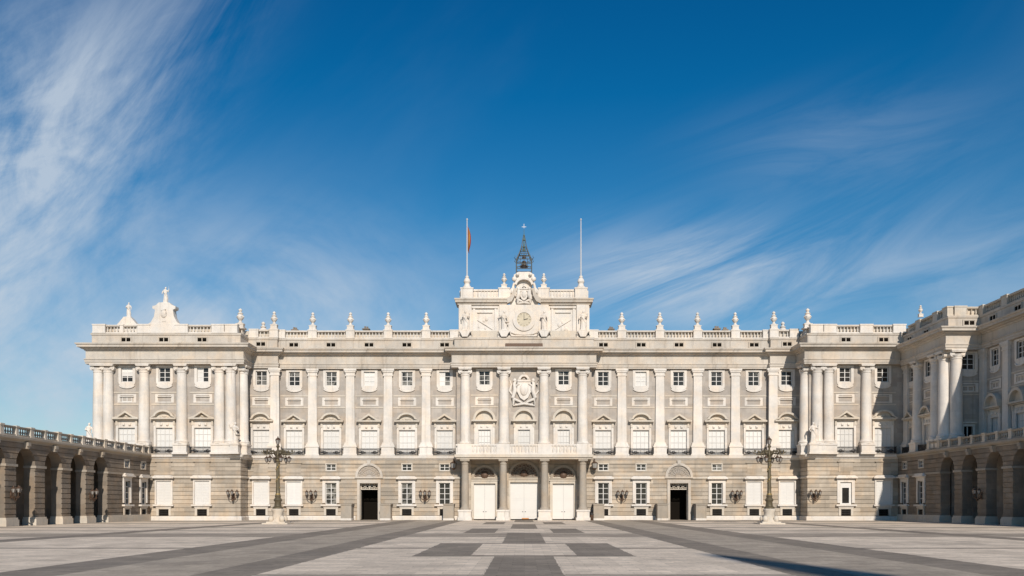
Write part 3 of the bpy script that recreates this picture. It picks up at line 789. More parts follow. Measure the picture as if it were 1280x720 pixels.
def big_door(h, ztop):
    def f():
        b = MB(); t = .42
        b.box(-h - t, -h, -.2, .06, .2, ztop); b.box(h, h + t, -.2, .06, .2, ztop); b.box(-h - t, h + t, -.2, .06, ztop, ztop + .42)
        b.box(-h - t - .15, h + t + .15, -.34, .05, ztop + .42, ztop + .6)
        r = h * .98
        ring, back, g = fan(r, ztop + .86)
        g.ball((0, -.15, ztop + .86 + .45), .55, 1.0, .4, 1.2)
        d = MB().box(-h, -.012, .22, .3, .15, ztop).box(.012, h, .22, .3, .15, ztop)
        for sx in (-1, 1):
            for z, hh in ((.5, .9), (1.65, 1.5), (3.4, ztop - 3.7)):
                x0, x1 = (sx * h * .5 - h * .38, sx * h * .5 + h * .38)
                d.box(x0, x1, .195, .22, z, z + .05); d.box(x0, x1, .195, .22, z + hh - .05, z + hh); d.box(x0, x0 + .05, .195, .22, z + .05, z + hh - .05); d.box(x1 - .05, x1, .195, .22, z + .05, z + hh - .05)
        hd = MB().ball((-.2, .17, 1.3), .07).ball((.2, .17, 1.3), .07)
        return [('door_frame', b.mesh('door_frame', 'trim'), [('arch_moulding', ring.mesh('arch_moulding', 'gran')), ('door', d.mesh('white_door', 'white')), ('door_handle', hd.mesh('door_handle', 'iron')), ('tympanum', back.mesh('tympanum', 'dark_rust')), ('fan_grille', g.mesh('fan_grille', 'bronze'))])]  # moulding and tympanum toned down, shade under the balcony set in their colour
    return f
for x, h, z in DOORS: assembly(('bd', h), big_door(h, z), PAL, (x, 0, 0))

# ---- portico with its stone balcony
PYF = -3.3
def portico_column():
    b = MB()
    ped = MB().box(-1.08, 1.08, -1.08, 1.08, 0, .45).box(-.95, .95, -.95, .95, .45, 1.35).box(-1.05, 1.05, -1.05, 1.05, 1.35, 1.62)
    b.lathe([(.78, 0), (.78, .16), (.66, .26), (.60, .42), (.58, .6), (.57, 3.0), (.50, 6.9), (.56, 6.95), (.56, 7.05), (.50, 7.08), (.50, 7.3)], 0, 0, 24, z=1.62)
    cp = MB().lathe([(.50, 0), (.62, .18), (.66, .24)], 0, 0, 20, z=8.92 - .1).cbox(0, 0, 9.06, 1.42, 1.42, .3)
    return [('portico_column', b.mesh('portico_shaft', 'gran', 40), [('capital', cp.mesh('portico_capital', 'gran')), ('pedestal', ped.mesh('portico_pedestal', 'lime'))])]
for x in (-9.0, -3.15, 3.15, 9.0): assembly('pcol', portico_column, PAL, (x, PYF + .25, 0))
for x in (-9.0, -3.15, 3.15, 9.0):
    pw = MB().box(x - .75, x + .75, -.45, .04, .45, 9.3).box(x - .9, x + .9, -.6, .04, 0, .45)
    part('portico_pilaster', pw.mesh('portico_pilaster', 'rust'), PAL)
pb_ = MB().sweep([(-10.3, .3), (-10.3, PYF - .55), (10.3, PYF - .55), (10.3, .3)], [(-3.9, 9.36), (.0, 9.36), (.05, 9.5), (.28, 9.58), (.36, 9.7), (.36, 9.98), (.28, 10.05), (-3.9, 10.05)])
pb_ = MB().box(-10.3, 10.3, PYF - .5, -.05, 9.36, 9.6).box(-10.55, 10.55, PYF - .72, -.40, 9.6, 10.04)
pb_.box(-10.1, 10.1, PYF - .3, PYF + .8, 9.30, 9.36)
part('balcony_slab', pb_.mesh('balcony_slab_stone', 'trim'), PAL)
pr = MB()
yb = PYF - .35
pr.box(-10.3, 10.3, yb - .2, yb + .2, 10.04, 10.3); pr.box(-10.3, 10.3, yb - .2, yb + .2, 11.35, 11.6); pr.box(-10.2, 10.2, yb - .06, yb + .1, 10.3, 11.35)
for x in (-9.0, -3.15, 3.15, 9.0): pr.box(x - 1.05, x + 1.05, yb - .3, yb + .3, 10.04, 11.66)
for x in (-10.2, 10.2): pr.box(x - .2, x + .2, yb + .2, -.9, 10.04, 11.6)
for x0, x1 in ((-7.95, -4.2), (-2.1, 2.1), (4.2, 7.95)):
    n = int((x1 - x0) / .5)
    for i in range(n): 
        x = x0 + (i + .5) * (x1 - x0) / n; pr.lathe([(.1, 0), (.16, .4), (.08, .8), (.11, 1.05)], x, yb - .10, 6, z=10.3)
part('stone_parapet', pr.mesh('stone_parapet', 'lime'), PAL)

# ---- coats of arms: shield, crown, supporters
def arms(w_=2.6, h=5.0):
    b = MB()
    b.prism([(-w_ * .30, h * .70), (w_ * .30, h * .70), (w_ * .32, h * .40), (w_ * .18, h * .22), (0, h * .14), (-w_ * .18, h * .22), (-w_ * .32, h * .40)], -.36, .04)
    b.ball((0, -.34, h * .46), w_ * .2, 1, .5, 1.5)
    b.band(arc(w_ * .26, h * .72, 180, 0, 10, rz=h * .17), arc(w_ * .16, h * .72, 180, 0, 10, rz=h * .11), -.45, .04)
    b.box(-w_ * .3, w_ * .3, -.5, .04, h * .68, h * .73); b.ball((0, -.3, h * .92), .17)
    for a in (-1, 0, 1): b.ball((a * w_ * .2, -.42, h * .76), .13)
    for sx in (-1, 1):
        b.tube([(sx * w_ * .46, -.2, h * .02), (sx * w_ * .50, -.28, h * .22), (sx * w_ * .40, -.34, h * .45), (sx * w_ * .45, -.3, h * .62), (sx * w_ * .36, -.28, h * .72)], [.22, .3, .36, .28, .2], 10)
        b.ball((sx * w_ * .42, -.36, h * .72), .28, 1, .9, 1.1)
        b.tube([(sx * w_ * .40, -.34, h * .55), (sx * w_ * .22, -.46, h * .62)], [.17, .12], 8)
        b.tube([(sx * w_ * .44, -.25, h * .18), (sx * w_ * .16, -.4, h * .10), (sx * w_ * .05, -.3, h * .02)], [.22, .16, .1], 8)
        b.tube([(sx * w_ * .52, -.12, h * .30), (sx * w_ * .66, -.1, h * .42), (sx * w_ * .58, -.1, h * .60), (sx * w_ * .66, -.1, h * .74)], [.14, .16, .14, .06], 8)
    b.tube([(-w_ * .5, -.22, h * .0), (0, -.34, h * .05), (w_ * .5, -.22, h * .0)], [.14, .2, .14], 8)
    return b
part('coat_of_arms', arms(3.4, 5.4).xf(Matrix.Translation((0, -.7, 17.8))).mesh('arms_upper', 'lime', 40), PAL)

# ---- clock gable
GY = -.2
gab = MB()
gab.box(-10.2, 10.2, GY, 3.2, 26.7, 33.5)
gab.box(-10.35, 10.35, GY - .15, 3.3, 26.72, 28.1)
part('clock_gable', gab.mesh('clock_gable', 'lime'), PAL)
for sx in (-1, 1):
    gp = MB()
    for x, w_ in ((9.15, 1.9), (3.1, 1.5)): gp.box(sx * x - w_ / 2, sx * x + w_ / 2, GY - .35, GY + .04, 28.1, 33.5)
    x = sx * 6.1                                              # relief panel frame with its scene
    gp.box(x - 1.85, x - 1.5, GY - .2, GY + .04, 28.5, 33.0); gp.box(x + 1.5, x + 1.85, GY - .2, GY + .04, 28.5, 33.0); gp.box(x - 2.0, x + 2.0, GY - .3, GY + .04, 33.0, 33.3); gp.box(x - 1.5, x + 1.5, GY - .2, GY + .04, 28.5, 28.8)
    gp.box(x - 1.2, x + 1.2, GY - .2, GY + .04, 32.3, 32.5)
    gp.tube([(x - sx * -1.2, GY - .06, 31.2), (x, GY - .1, 30.5), (x - sx * 1.2, GY - .06, 29.7)], [.06, .09, .05], 8)
    for i in range(7): gp.ball((x + random.uniform(-1.0, 1.0), GY - .02, random.uniform(29.1, 31.5)), random.uniform(.18, .34), 1, .4, random.uniform(1, 1.8), 8, 6)
    part('relief_panel', gp.mesh('gable_relief', 'lime', 40), PAL)
ck = MB().box(-2.35, 2.35, GY - .45, GY + .04, 27.9, 33.5).box(-2.5, 2.5, GY - .55, GY + .02, 27.5, 27.9)
ck.box(-2.0, 2.0, GY - .62, GY - .4, 28.55, 28.75)
for sx in (-1, 1): ck.tube([(sx * 2.0, GY - .5, 29.2), (sx * 1.3, GY - .56, 28.95), (0, GY - .6, 28.8)], [.12, .16, .12], 8)
cr = MB().band(arc(1.75, 31.15, 0, 360, 40), arc(1.12, 31.15, 0, 360, 40), GY - .62, GY - .4)
cko = part('clock', ck.mesh('clock_case', 'lime'), PAL)
part('clock_ring', cr.mesh('clock_ring', 'lime'), cko)
part('clock_dial', MB().prism(arc(1.13, 31.15, 0, 360, 40)[:-1], GY - .52, GY - .42).mesh('clock_dial', 'dial'), cko)
hands = MB().box(-.035, .035, GY - .56, GY - .53, 31.1, 31.95)
hands.add(*(lambda q_: (q_.v, q_.f))(MB().box(-.045, .045, GY - .59, GY - .565, -.05, .6).xf(Matrix.Translation((0, 0, 31.15)) @ Matrix.Rotation(R(75), 4, 'Y'))))
part('clock_hands', hands.mesh('clock_hands', 'iron'), cko)
num = MB()
for i in range(12):
    a = R(30 * i); num.add(*(lambda q_: (q_.v, q_.f))(MB().box(-.03, .03, GY - .54, GY - .522, .84, 1.02).xf(Matrix.Translation((0, 0, 31.15)) @ Matrix.Rotation(a, 4, 'Y'))))
part('hour_marks', num.mesh('hour_marks', 'iron'), cko)
GC = [(-.6, 33.5), (.12, 33.5), (.2, 33.75), (.5, 33.9), (.5, 34.15), (.62, 34.3), (.62, 34.5), (-.6, 34.6)]
gcp = [(-10.2, 3.2), (-10.2, GY - .1), (-2.6, GY - .1)]
gc = MB().sweep(gcp, GC); gc.sweep([(-x, y) for x, y in gcp][::-1], GC)
for sx in (-1, 1):                                            # cornice curling up over the clock
    o = [(sx * x, z) for x, z in ((2.6, 34.55), (2.2, 34.75), (1.8, 35.3), (1.6, 36.0))]; i_ = [(sx * x, z) for x, z in ((2.6, 33.7), (1.9, 34.0), (1.4, 34.9), (1.2, 36.0))]
    gc.band(o, i_, GY - .75, GY + .3)
part('gable_cornice', gc.mesh('gable_cornice', 'corn'), PAL)
gt = MB()
sil = [(-2.2, 33.5), (-2.2, 35.2), (-1.75, 36.2), (-1.75, 37.4), (-2.15, 37.9), (-2.15, 38.3), (-1.2, 38.75), (1.2, 38.75), (2.15, 38.3), (2.15, 37.9), (1.75, 37.4), (1.75, 36.2), (2.2, 35.2), (2.2, 33.5)]
sil = [(x * (.74 if z > 35.5 else 1), z) for x, z in sil]
gt.prism(sil, GY + .1, 2.6)
gt.band(arc(1.45, 36.7, 180, 0, 14, rz=1.0), arc(1.12, 36.55, 180, 0, 14, rz=.85), GY - .65, GY + .15)
for sx in (-1, 1): gt.ball((sx * 1.5, GY + .0, 37.6), .40, 1, .9, 1); gt.tube([(sx * 2.35, GY, 34.7), (sx * 2.3, GY, 35.5), (sx * 1.7, GY, 36.1), (sx * 1.55, GY, 37.0)], [.3, .34, .26, .16], 8); gt.ball((sx * 1.0, GY - .2, 38.3), .28); gt.ball((sx * 1.75, GY - .1, 35.6), .36, 1, .8, 1.2)
part('gable_crest', gt.mesh('gable_crest', 'lime', 40), PAL)
part('coat_of_arms', arms(2.0, 3.2).xf(Matrix.Translation((0, GY - .05, 33.7))).mesh('arms_gable', 'lime', 40), PAL)
for sx in (-1, 1):
    gr = MB()
    for x, w_, h in ((8.9, 1.9, 36.2), (3.1, 1.7, 36.2)): blockp(gr, sx * x, GY + .25, w_, 1.2, 34.55, h)
    gr.box(sx * 6 - 1.95, sx * 6 + 1.95, GY + .05, GY + .45, 34.55, 36.0) if False else None
    x0, x1 = sorted((sx * 7.9, sx * 4.0))
    gr.box(x0, x1, GY + .05, GY + .45, 34.55, 34.8); gr.box(x0, x1, GY, GY + .5, 35.75, 36.0); gr.box(x0, x1, GY + .18, GY + .34, 34.8, 35.75)
    n = 8
    for i in range(n): gr.lathe([(.09, 0), (.15, .35), (.07, .7), (.1, .95)], x0 + (i + .5) * (x1 - x0) / n, GY + .16, 6, z=34.8)
    q = MB(); x = sx * 9.9; q.box(x - .2, x + .2, GY + .9, 3.0, 34.55, 36.0); gr.add(q.v, q.f)
    part('gable_parapet', gr.mesh('gable_parapet', 'lime'), PAL)
for x in (-9.15, -3.1, 3.1, 9.15):  
    cb = MB()
                           # corbels carrying the gable's four figures
    cb.prism([(x - .75, 29.35), (x + .75, 29.35), (x + .75, 29.1), (x + .4, 28.4), (x - .4, 28.4), (x - .75, 29.1)], GY - 1.25, GY - .3)
    for sx in (-1, 1): cb.tube([(x + sx * .8, GY - .8, 29.2), (x + sx * .95, GY - .8, 28.6), (x + sx * .7, GY - .8, 28.2)], [.22, .2, .1], 8)
    part('corbel', cb.mesh('corbel', 'lime'), PAL)
cw = MB()
for i in range(9): cw.box(-2.6 + i * .6, -2.15 + i * .6, GY - 1.02, GY - .98, 26.9, 27.35)
cw.box(-2.9, 2.9, GY - .98, GY - .5, 26.86, 27.4)
part('attic_vent', cw.mesh('attic_vent', 'bronze'), PAL)
# frontispiece on the left pavilion and its second pedestal
fr = MB()
yf = PY + UP - .2
fr.prism([(-2.5, 29.72), (-2.0, 30.0), (-1.5, 30.9), (-1.35, 31.9), (-1.75, 32.1), (-1.75, 32.45), (-1.2, 32.6), (-.8, 33.0), (.8, 33.0), (1.2, 32.6), (1.75, 32.45), (1.75, 32.1), (1.35, 31.9), (1.5, 30.9), (2.0, 30.0), (2.5, 29.72)], yf - .1, yf + 1.2)
fr.ball((0, yf - .1, 31.3), .5, 1, .5, 1.3); fr.box(-.3, .3, yf - .16, yf, 30.1, 30.4)
fr.tube([(-.4, yf - .15, 31.8), (.3, yf - .22, 31.9), (.35, yf - .22, 31.3), (-.2, yf - .2, 31.0)], .13, 6)
fr.box(-2.55, 2.55, yf - .22, yf + .9, 28.36, 29.74)
part('frontispiece', fr.mesh('frontispiece', 'lime').copy(), PAL, (-54.5, 0, 0))
f2 = MB().prism([(-1.6, 29.7), (-.5, 31.0), (.5, 31.0), (1.6, 29.7)], yf + .6, yf + 1.8).box(-1.7, 1.7, yf + .4, yf + 2, 28.3, 29.7)
part('roof_pedestal', f2.mesh('roof_pedestal', 'lime'), PAL, (-60.4, 0, 0))

# ================================================================== EAST WING (upper storeys)
WING = root('palace_wing', 'shaded side wing of the palace rising above the right arcade, with sunlit corner columns', 'palace wing', (62, -30, 0))
def wpart(name, me, loc=(0, 0, 0), rz=0):
    return part(name, me, WING, (loc[0] - 62, loc[1] + 30, loc[2]), rz)
def wasm(key, fn, loc, rz):
    assembly(key, fn, WING, (loc[0] - 62, loc[1] + 30, loc[2]), rz)
WY, W2 = -18.5, 62.0
wing_path = [(PX + UP, PY + UP), (WX, PY + UP), (WX, WY), (W2, WY), (W2, -70)]
wl = MB()
def west_wall(mb, x, y0, y1, z0, z1, ys, full=True, **kw):        # faces west; local x = -y
    hs = []
    for y in ys: hs += [(-y - 1.3, -y + 1.3, MZ0, MZ1, .3), (-y - .87, -y + .87, 21.0, 23.2, .32)]
    q = MB().wall(-y1, -y0, z0, z1, 0, hs, **kw).xf(Matrix.Translation((x, 0, 0)) @ Matrix.Rotation(R(-90), 4, 'Z'))
    mb.add(q.v, q.f)
YW1 = [-6.8, -12.3]; YW2 = [-22.2, -28.2, -34.2, -40.2, -46.2, -52.2, -58.2]
west_wall(wl, WX, WY, PY + UP, 9.9, 23.7, YW1); west_wall(wl, W2, -70, WY, 9.9, 23.7, YW2)
wl.wall(WX, W2, 9.9, 23.7, WY, [(60.2 - .87, 60.2 + .87, 21.0, 23.2, .32), (60.2 - .6, 60.2 + .6, 10.15, 13.2, .5)])
wpart('wall', wl.mesh('wing_wall', 'panel', fix=False))
wc = MB().box(WX + .6, W2 + .6, WY + .7, PY - .2, 0, 27.9).box(W2 + .6, 84, -69.8, PY - .2, 0, 27.9)
wpart('inner_wall', wc.mesh('wing_inner', 'panel'))
wpart('roof', MB().box(WX + .7, 84, WY + .8, PY - .3, 27.95, 28.2).box(W2 + .7, 84, -69.7, WY + .8, 27.95, 28.2).mesh('wing_roof', 'roof'))
wpart('entablature', MB().sweep([(PX + UP - EO, PY + UP - EO), (WX - EO, PY + UP - EO), (WX - EO, WY - EO), (W2, WY - EO), (W2, -70)], ENT, (1, 4)).mesh('wing_entablature', 'corn'))
wpart('attic_wall', MB().sweep(wing_path, ATT, (1, 4)).mesh('wing_attic', 'corn'))
OW = (62, -30, 0); wblk = Sink('rail_pedestal', 'trim', WING, (62, -30, 0))
xw = WX + .06
for a, b_ in ((-5.6, -8.8), (-10.2, -14.2), (-15.6, -17.4)): run_part('trim', WING, OW, xw, a, xw, b_)
for y in (-9.5, -14.9, -17.9): blockp(wblk, xw, y, .8, 1.4)
blockp(wblk, xw + 1.3, WY + .06, 1.6, .8); run_part('trim', WING, OW, xw + 2.1, WY + .06, W2 - .4, WY + .06)
blockp(wblk, W2 + .06, WY - .4, .8, 1.4)
ys = [WY - .4 - 6 * i for i in range(9)]
for a, b_ in zip(ys, ys[1:]):
    run_part('trim', WING, OW, W2 + .06, a - .7, W2 + .06, b_ + .7); blockp(wblk, W2 + .06, b_, .8, 1.4)
wpart('parapet_screen', MB().sweep(wing_path, [(-.45, 28.3), (-.29, 28.3), (-.29, 29.5), (-.45, 29.5)], (1, 4)).mesh('wing_screen', 'trim'))
for ys_, x in ((YW1, WX), (YW2, W2)):
    for y in ys_:
        for z in (17.6, 19.4): wpart('wall_band', MB().box(x - .07, x + .03, y - 2.1, y + 2.1, z - .09, z + .09).mesh('wall_band', 'trim'))
for z in (17.6, 19.4): wpart('wall_band', MB().box(WX + 1.2, W2 - .1, WY - .07, WY + .03, z - .09, z + .09).mesh('wall_band', 'trim'))
for ys_, x in ((YW1, WX), (YW2, W2)):
    for i, y in enumerate(ys_):
        wasm(('uw', 'glass'), lambda: upper_window('glass'), (x, y, 0), R(-90))
        mk = 'blank' if x == WX else 'glass'
        wasm(('mp', mk), lambda: mid_panel(mk), (x, y, 0), R(-90))
        pk = ('tri', 'seg')[i % 2] if x == WX else 'arch'
        wasm(('mw', pk), lambda: main_window(pk), (x, y, 0), R(-90))
        if x == WX: wasm('bal', balcony, (x, y, 0), R(-90))
        wasm('aw', attic_window, (x - .30, y, 0), R(-90))
wasm(('uw', 'glass'), lambda: upper_window('glass'), (60.2, WY, 0), 0)
wasm(('mp', 'glass'), lambda: mid_panel('glass'), (60.2, WY, 0), 0)
wasm('aw', attic_window, (60.2, WY - .3, 0), 0)
def terrace_door():
    b = border(MB(), 1.2, 10.15, 13.2, .3, .14, False).box(-1.1, 1.1, -.3, .05, 13.6, 13.8)
    return [('terrace_door', b.mesh('terrace_surround', 'lime'), [('frame', MB().box(-.06, .06, .15, .25, 10.15, 13.2).mesh('door_post', 'white')), ('pane', paneb(1.2, 10.15, 13.2, .4).mesh('pane', 'dark'))])]
wasm('td', terrace_door, (60.2, WY, 0), 0)
for y in (-4.9 - .3, -9.5, -15.2, -17.6): wasm('col' if y < -5.5 else 'pil', column if y < -5.5 else pilaster, (WX, y, 0), R(-90))
wasm('col', column, (58.5, WY, .013), 0)
for y in (-19.3, -25.2, -31.2, -37.2, -43.2, -49.2, -55.2): wasm('pil', pilaster, (W2, y, 0), R(-90))

WING.scale = (1, 1, .986)
# ================================================================== ARCADES on both sides
AX = 56.6
SPR, AR = 6.9, 1.95
AY = [-20.2 - 6.0 * i for i in range(9)]                     # arch axes
def arcade(side_, label):
    """built in facade coordinates (local x right as you face it, local y inward) and turned to face the square"""
    rz = R(90) if side_ < 0 else R(-90)
    sgn = 1 if side_ < 0 else -1                              # local x = sgn * world y
    A = root('arcade', label, 'arcade', (side_ * AX, -16, 0), 0)
    def ap(name, mb, mat, fix=True):
        mb.xf(Matrix.Rotation(rz, 4, 'Z') @ Matrix.Translation((sgn * 16.0, 0, 0)))
        return part(name, mb.mesh(name, mat, fix=fix), A)
    wall = MB(); c = .62; th = 1.3
    def hw(z):
        if z <= SPR: return AR
        d = AR * AR - (z - SPR) ** 2
        return math.sqrt(d) if d > 0 else 0
    zs = sorted(set([0.0, SPR, Z_BAND] + [round(k_ * c, 4) for k_ in range(1, 16)] + [round(k_ * c + .10, 4) for k_ in range(1, 16)] + [SPR + AR * math.sin(R(a)) for a in (12, 24, 36, 47, 57, 66, 74, 81, 86, 90)]))
    zs = [z for z in zs if z <= Z_BAND]
    for ay in AY:
        u = sgn * ay
        for a, b_ in zip(zs, zs[1:]):
            if b_ - a < 1e-4: continue
            zm = (a + b_) / 2; ing = (zm % c) < .10 and zm > .2
            y0 = .10 if ing else 0.0
            w0, w1 = hw(a), hw(b_)
            if w0 < .02 and w1 < .02: wall.prism([(u - 3, a), (u + 3, a), (u + 3, b_), (u - 3, b_)], y0, th)
            else:
                wall.prism([(u - 3, a), (u - w0, a), (u - w1, b_), (u - 3, b_)], y0, th); wall.prism([(u + w0, a), (u + 3, a), (u + 3, b_), (u + w1, b_)], y0, th)
    # closed length between the palace and the first arch, with two windows
    f = MB(); hs = []
    for y in YW1: hs += [(sgn * y - GW / 2, sgn * y + GW / 2, 2.42, 5.8, .34), (sgn * y - .75, sgn * y + .75, .72, 1.72, .3), (sgn * y - .75, sgn * y + .75, 7.72, 8.72, .3)]
    a, b_ = sorted((sgn * -4.2, sgn * -17.2)); f.wall(a, b_, 0, Z_BAND, 0, hs, course=c)
    wall.add(f.v, f.f)
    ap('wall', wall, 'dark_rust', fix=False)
    inner = MB(); a, b_ = sorted((sgn * -17.3, sgn * -71.3))
    inner.box(a, b_, 6.2, 6.6, 0, 9.3); inner.box(a, b_, 1.3, 6.2, 9.32, 9.7)
    a2, b2 = sorted((sgn * -4.3, sgn * -17.1)); inner.box(a2, b2, 1.0, 6.6, 0, 9.3)
    inner.box(b_ - .3 if sgn < 0 else a, b_ if sgn < 0 else a + .3, 1.31, 6.19, 0, 9.3)
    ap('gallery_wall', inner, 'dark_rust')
    piers = [sgn * (-17.2 - 6.0 * i) for i in range(10)]
    for i, u in enumerate(piers):
        lo, hi = u - 1.05, u + 1.05
        if i == 0: lo, hi = (u - 1.05, u + .0) if sgn > 0 else (u - .0, u + 1.05)
        if i == 0 and sgn > 0: lo, hi = u - 1.05, sgn * -4.6
        if i == 0 and sgn < 0: lo, hi = sgn * -4.6, u + 1.05
        pl_ = MB(); im = MB()
        pl_.box(lo - .2, hi + .2, -.24, th + .1, 0, .72); pl_.box(lo - .12, hi + .12, -.15, th + .05, .72, .95)
        im.box(lo - .1, hi + .1, -.16, th + .05, 6.62, 6.9)
        ap('plinth', pl_, 'trim'); ap('impost_band', im, 'gran')
    ks = MB()
    for ay in AY:
        u = sgn * ay; ks = MB(); ks.prism([(u - .26, SPR + AR - .12), (u + .26, SPR + AR - .12), (u + .42, Z_BAND + .1), (u - .42, Z_BAND + .1)], -.34, th * .5)
        ks.box(u - .3, u + .3, -.46, -.3, 9.05, Z_BAND + .1)
        ap('keystone', ks, 'gran')
    a, b_ = sorted((sgn * -4.0, sgn * -71.2))
    co = MB()
    prof = [(.06, Z_BAND), (.06, 9.5), (.28, 9.6), (.40, 9.74), (.40, 9.96), (.34, Z_FLOOR + .03)]
    pts = [(-.0 - o, z) for o, z in prof] + [(1.4, Z_FLOOR + .03), (1.4, Z_BAND)]
    n = len(pts)
    co.add([(a, y, z) for y, z in pts] + [(b_, y, z) for y, z in pts], [list(range(n)), list(range(2 * n - 1, n - 1, -1))] + [[i, i + n, (i + 1) % n + n, (i + 1) % n] for i in range(n)])
    ap('cornice', co, 'gran')
    ap('terrace', MB().box(a, b_, 1.42, 9.0, 9.72, 10.0), 'roof')
    bl = MB()
    class PD:
        def add(s_, v, f): q9 = MB(); q9.add(v, f); ap('rail_pedestal', q9, 'trim')
    pd = PD()
    ends = [-7.2 - 6.0 * i for i in range(12)] if side_ < 0 else [-18.0 - 6.0 * i for i in range(10)]
    start = -5.0 if side_ < 0 else -15.0
    seq = [start] + ends
    for p, q_ in zip(seq, seq[1:]):
        e0, e1 = sorted((sgn * p, sgn * q_)); L = e1 - e0; mid = (e0 + e1) / 2
        if L > 4:
            baluster_run(bl, e0 + .35, .05, mid - .25, .05, 10.03, 11.1, .42); baluster_run(bl, mid + .25, .05, e1 - .35, .05, 10.03, 11.1, .42); blockp(pd, mid, .05, .5, .5, 10.03, 11.18)
        else: baluster_run(bl, e0 + .35, .05, e1 - .35, .05, 10.03, 11.1, .42)
        blockp(pd, sgn * q_, .05, .7, .56, 10.03, 11.22)
    blockp(pd, sgn * start, .05, .7, .56, 10.03, 11.22)
    ap('balustrade', bl, 'gran')
    for y in YW1:
        loc = (0, y + 16, 0)
        assembly(('gw', 'glass'), lambda: ground_window('glass'), A, loc, rz); assembly('bw', basement_window, A, loc, rz)
        assembly(('mz', 'glass'), lambda: mezz_window('glass'), A, loc, rz)
    return A
arcade(-1, 'low brown granite arcade of round arches running along the left side of the square')
arcade(1, 'low granite arcade of round arches in shade along the right side of the square')

# ================================================================== URNS, STATUES, FLAGPOLES on top
def urn_mesh():
    b = MB()
    b.lathe([(.46, 0), (.46, .12), (.30, .2), (.20, .42), (.22, .5), (.34, .62), (.50, .85), (.56, 1.08), (.52, 1.28), (.36, 1.42), (.30, 1.5), (.42, 1.56), (.44, 1.66), (.28, 1.74), (.18, 1.86), (.22, 1.98), (.30, 2.1), (.26, 2.26), (.10, 2.4), (.03, 2.46)], 0, 0, 18)
    for a in range(0, 360, 60): b.ball((.52 * math.cos(R(a)), .52 * math.sin(R(a)), 1.1), .12, seg=8, rings=6)
    return b.mesh('urn_body', 'lime', 45)
def plinth_mesh(): return MB().cbox(0, 0, 0, 1.3, .9, .16).cbox(0, 0, .16, 1.15, .8, .5).cbox(0, 0, .66, 1.3, .9, .14).mesh('urn_plinth', 'lime')
UM, UPM = urn_mesh(), plinth_mesh()
def urn(x, y, z, label, k=1.0):
    k *= .86; r = root('roof_urn', label, 'stone urn', (x, y, z), 0, 'stone urns along the palace roofline')
    part('plinth', UPM, r); o = part('vase', UM, r, (0, 0, .8)); r.scale = (k, k, k)
words = ['first', 'second', 'third', 'fourth', 'fifth']
yr = UP - .06
for i, x in enumerate([-33.05, -27.15, -21.25, -15.3]):
    urn(x, yr, 29.72, f'pale stone urn on the roof balustrade, {words[3 - i]} one left of the clock gable')
for i, x in enumerate([15.3, 21.25, 27.15, 33.05]):
    urn(x, yr, 29.72, f'pale stone urn on the roof balustrade, {words[i]} one right of the clock gable')
urn(-38.9, yr - .7, 29.72, 'pale stone urn just right of the left pavilion, at the step in the cornice')
urn(38.9, yr - .7, 29.72, 'pale stone urn just left of the right pavilion, at the step in the cornice')
urn(-43.4, PY + 1.5, 29.3, 'taller stone urn on the inner corner of the left pavilion', 1.12)
urn(43.4, PY + 1.5, 29.3, 'taller stone urn on the inner corner of the right pavilion', 1.12)
urn(-41.6, 3.0, 28.25, 'weathered stone urn set back on the roof beside the left pavilion', 1.2)
urn(41.3, 3.0, 28.25, 'weathered stone urn set back on the roof beside the right pavilion', 1.2)
urn(WX + .06, -9.5, 29.72, 'lone stone urn on the side wing parapet at the far right', .62)
urn(-3.1, GY + .25, 36.2, 'small stone urn on the clock gable, left of the bell cage', .85)
urn(3.1, GY + .25, 36.2, 'small stone urn on the clock gable, right of the bell cage', .85)

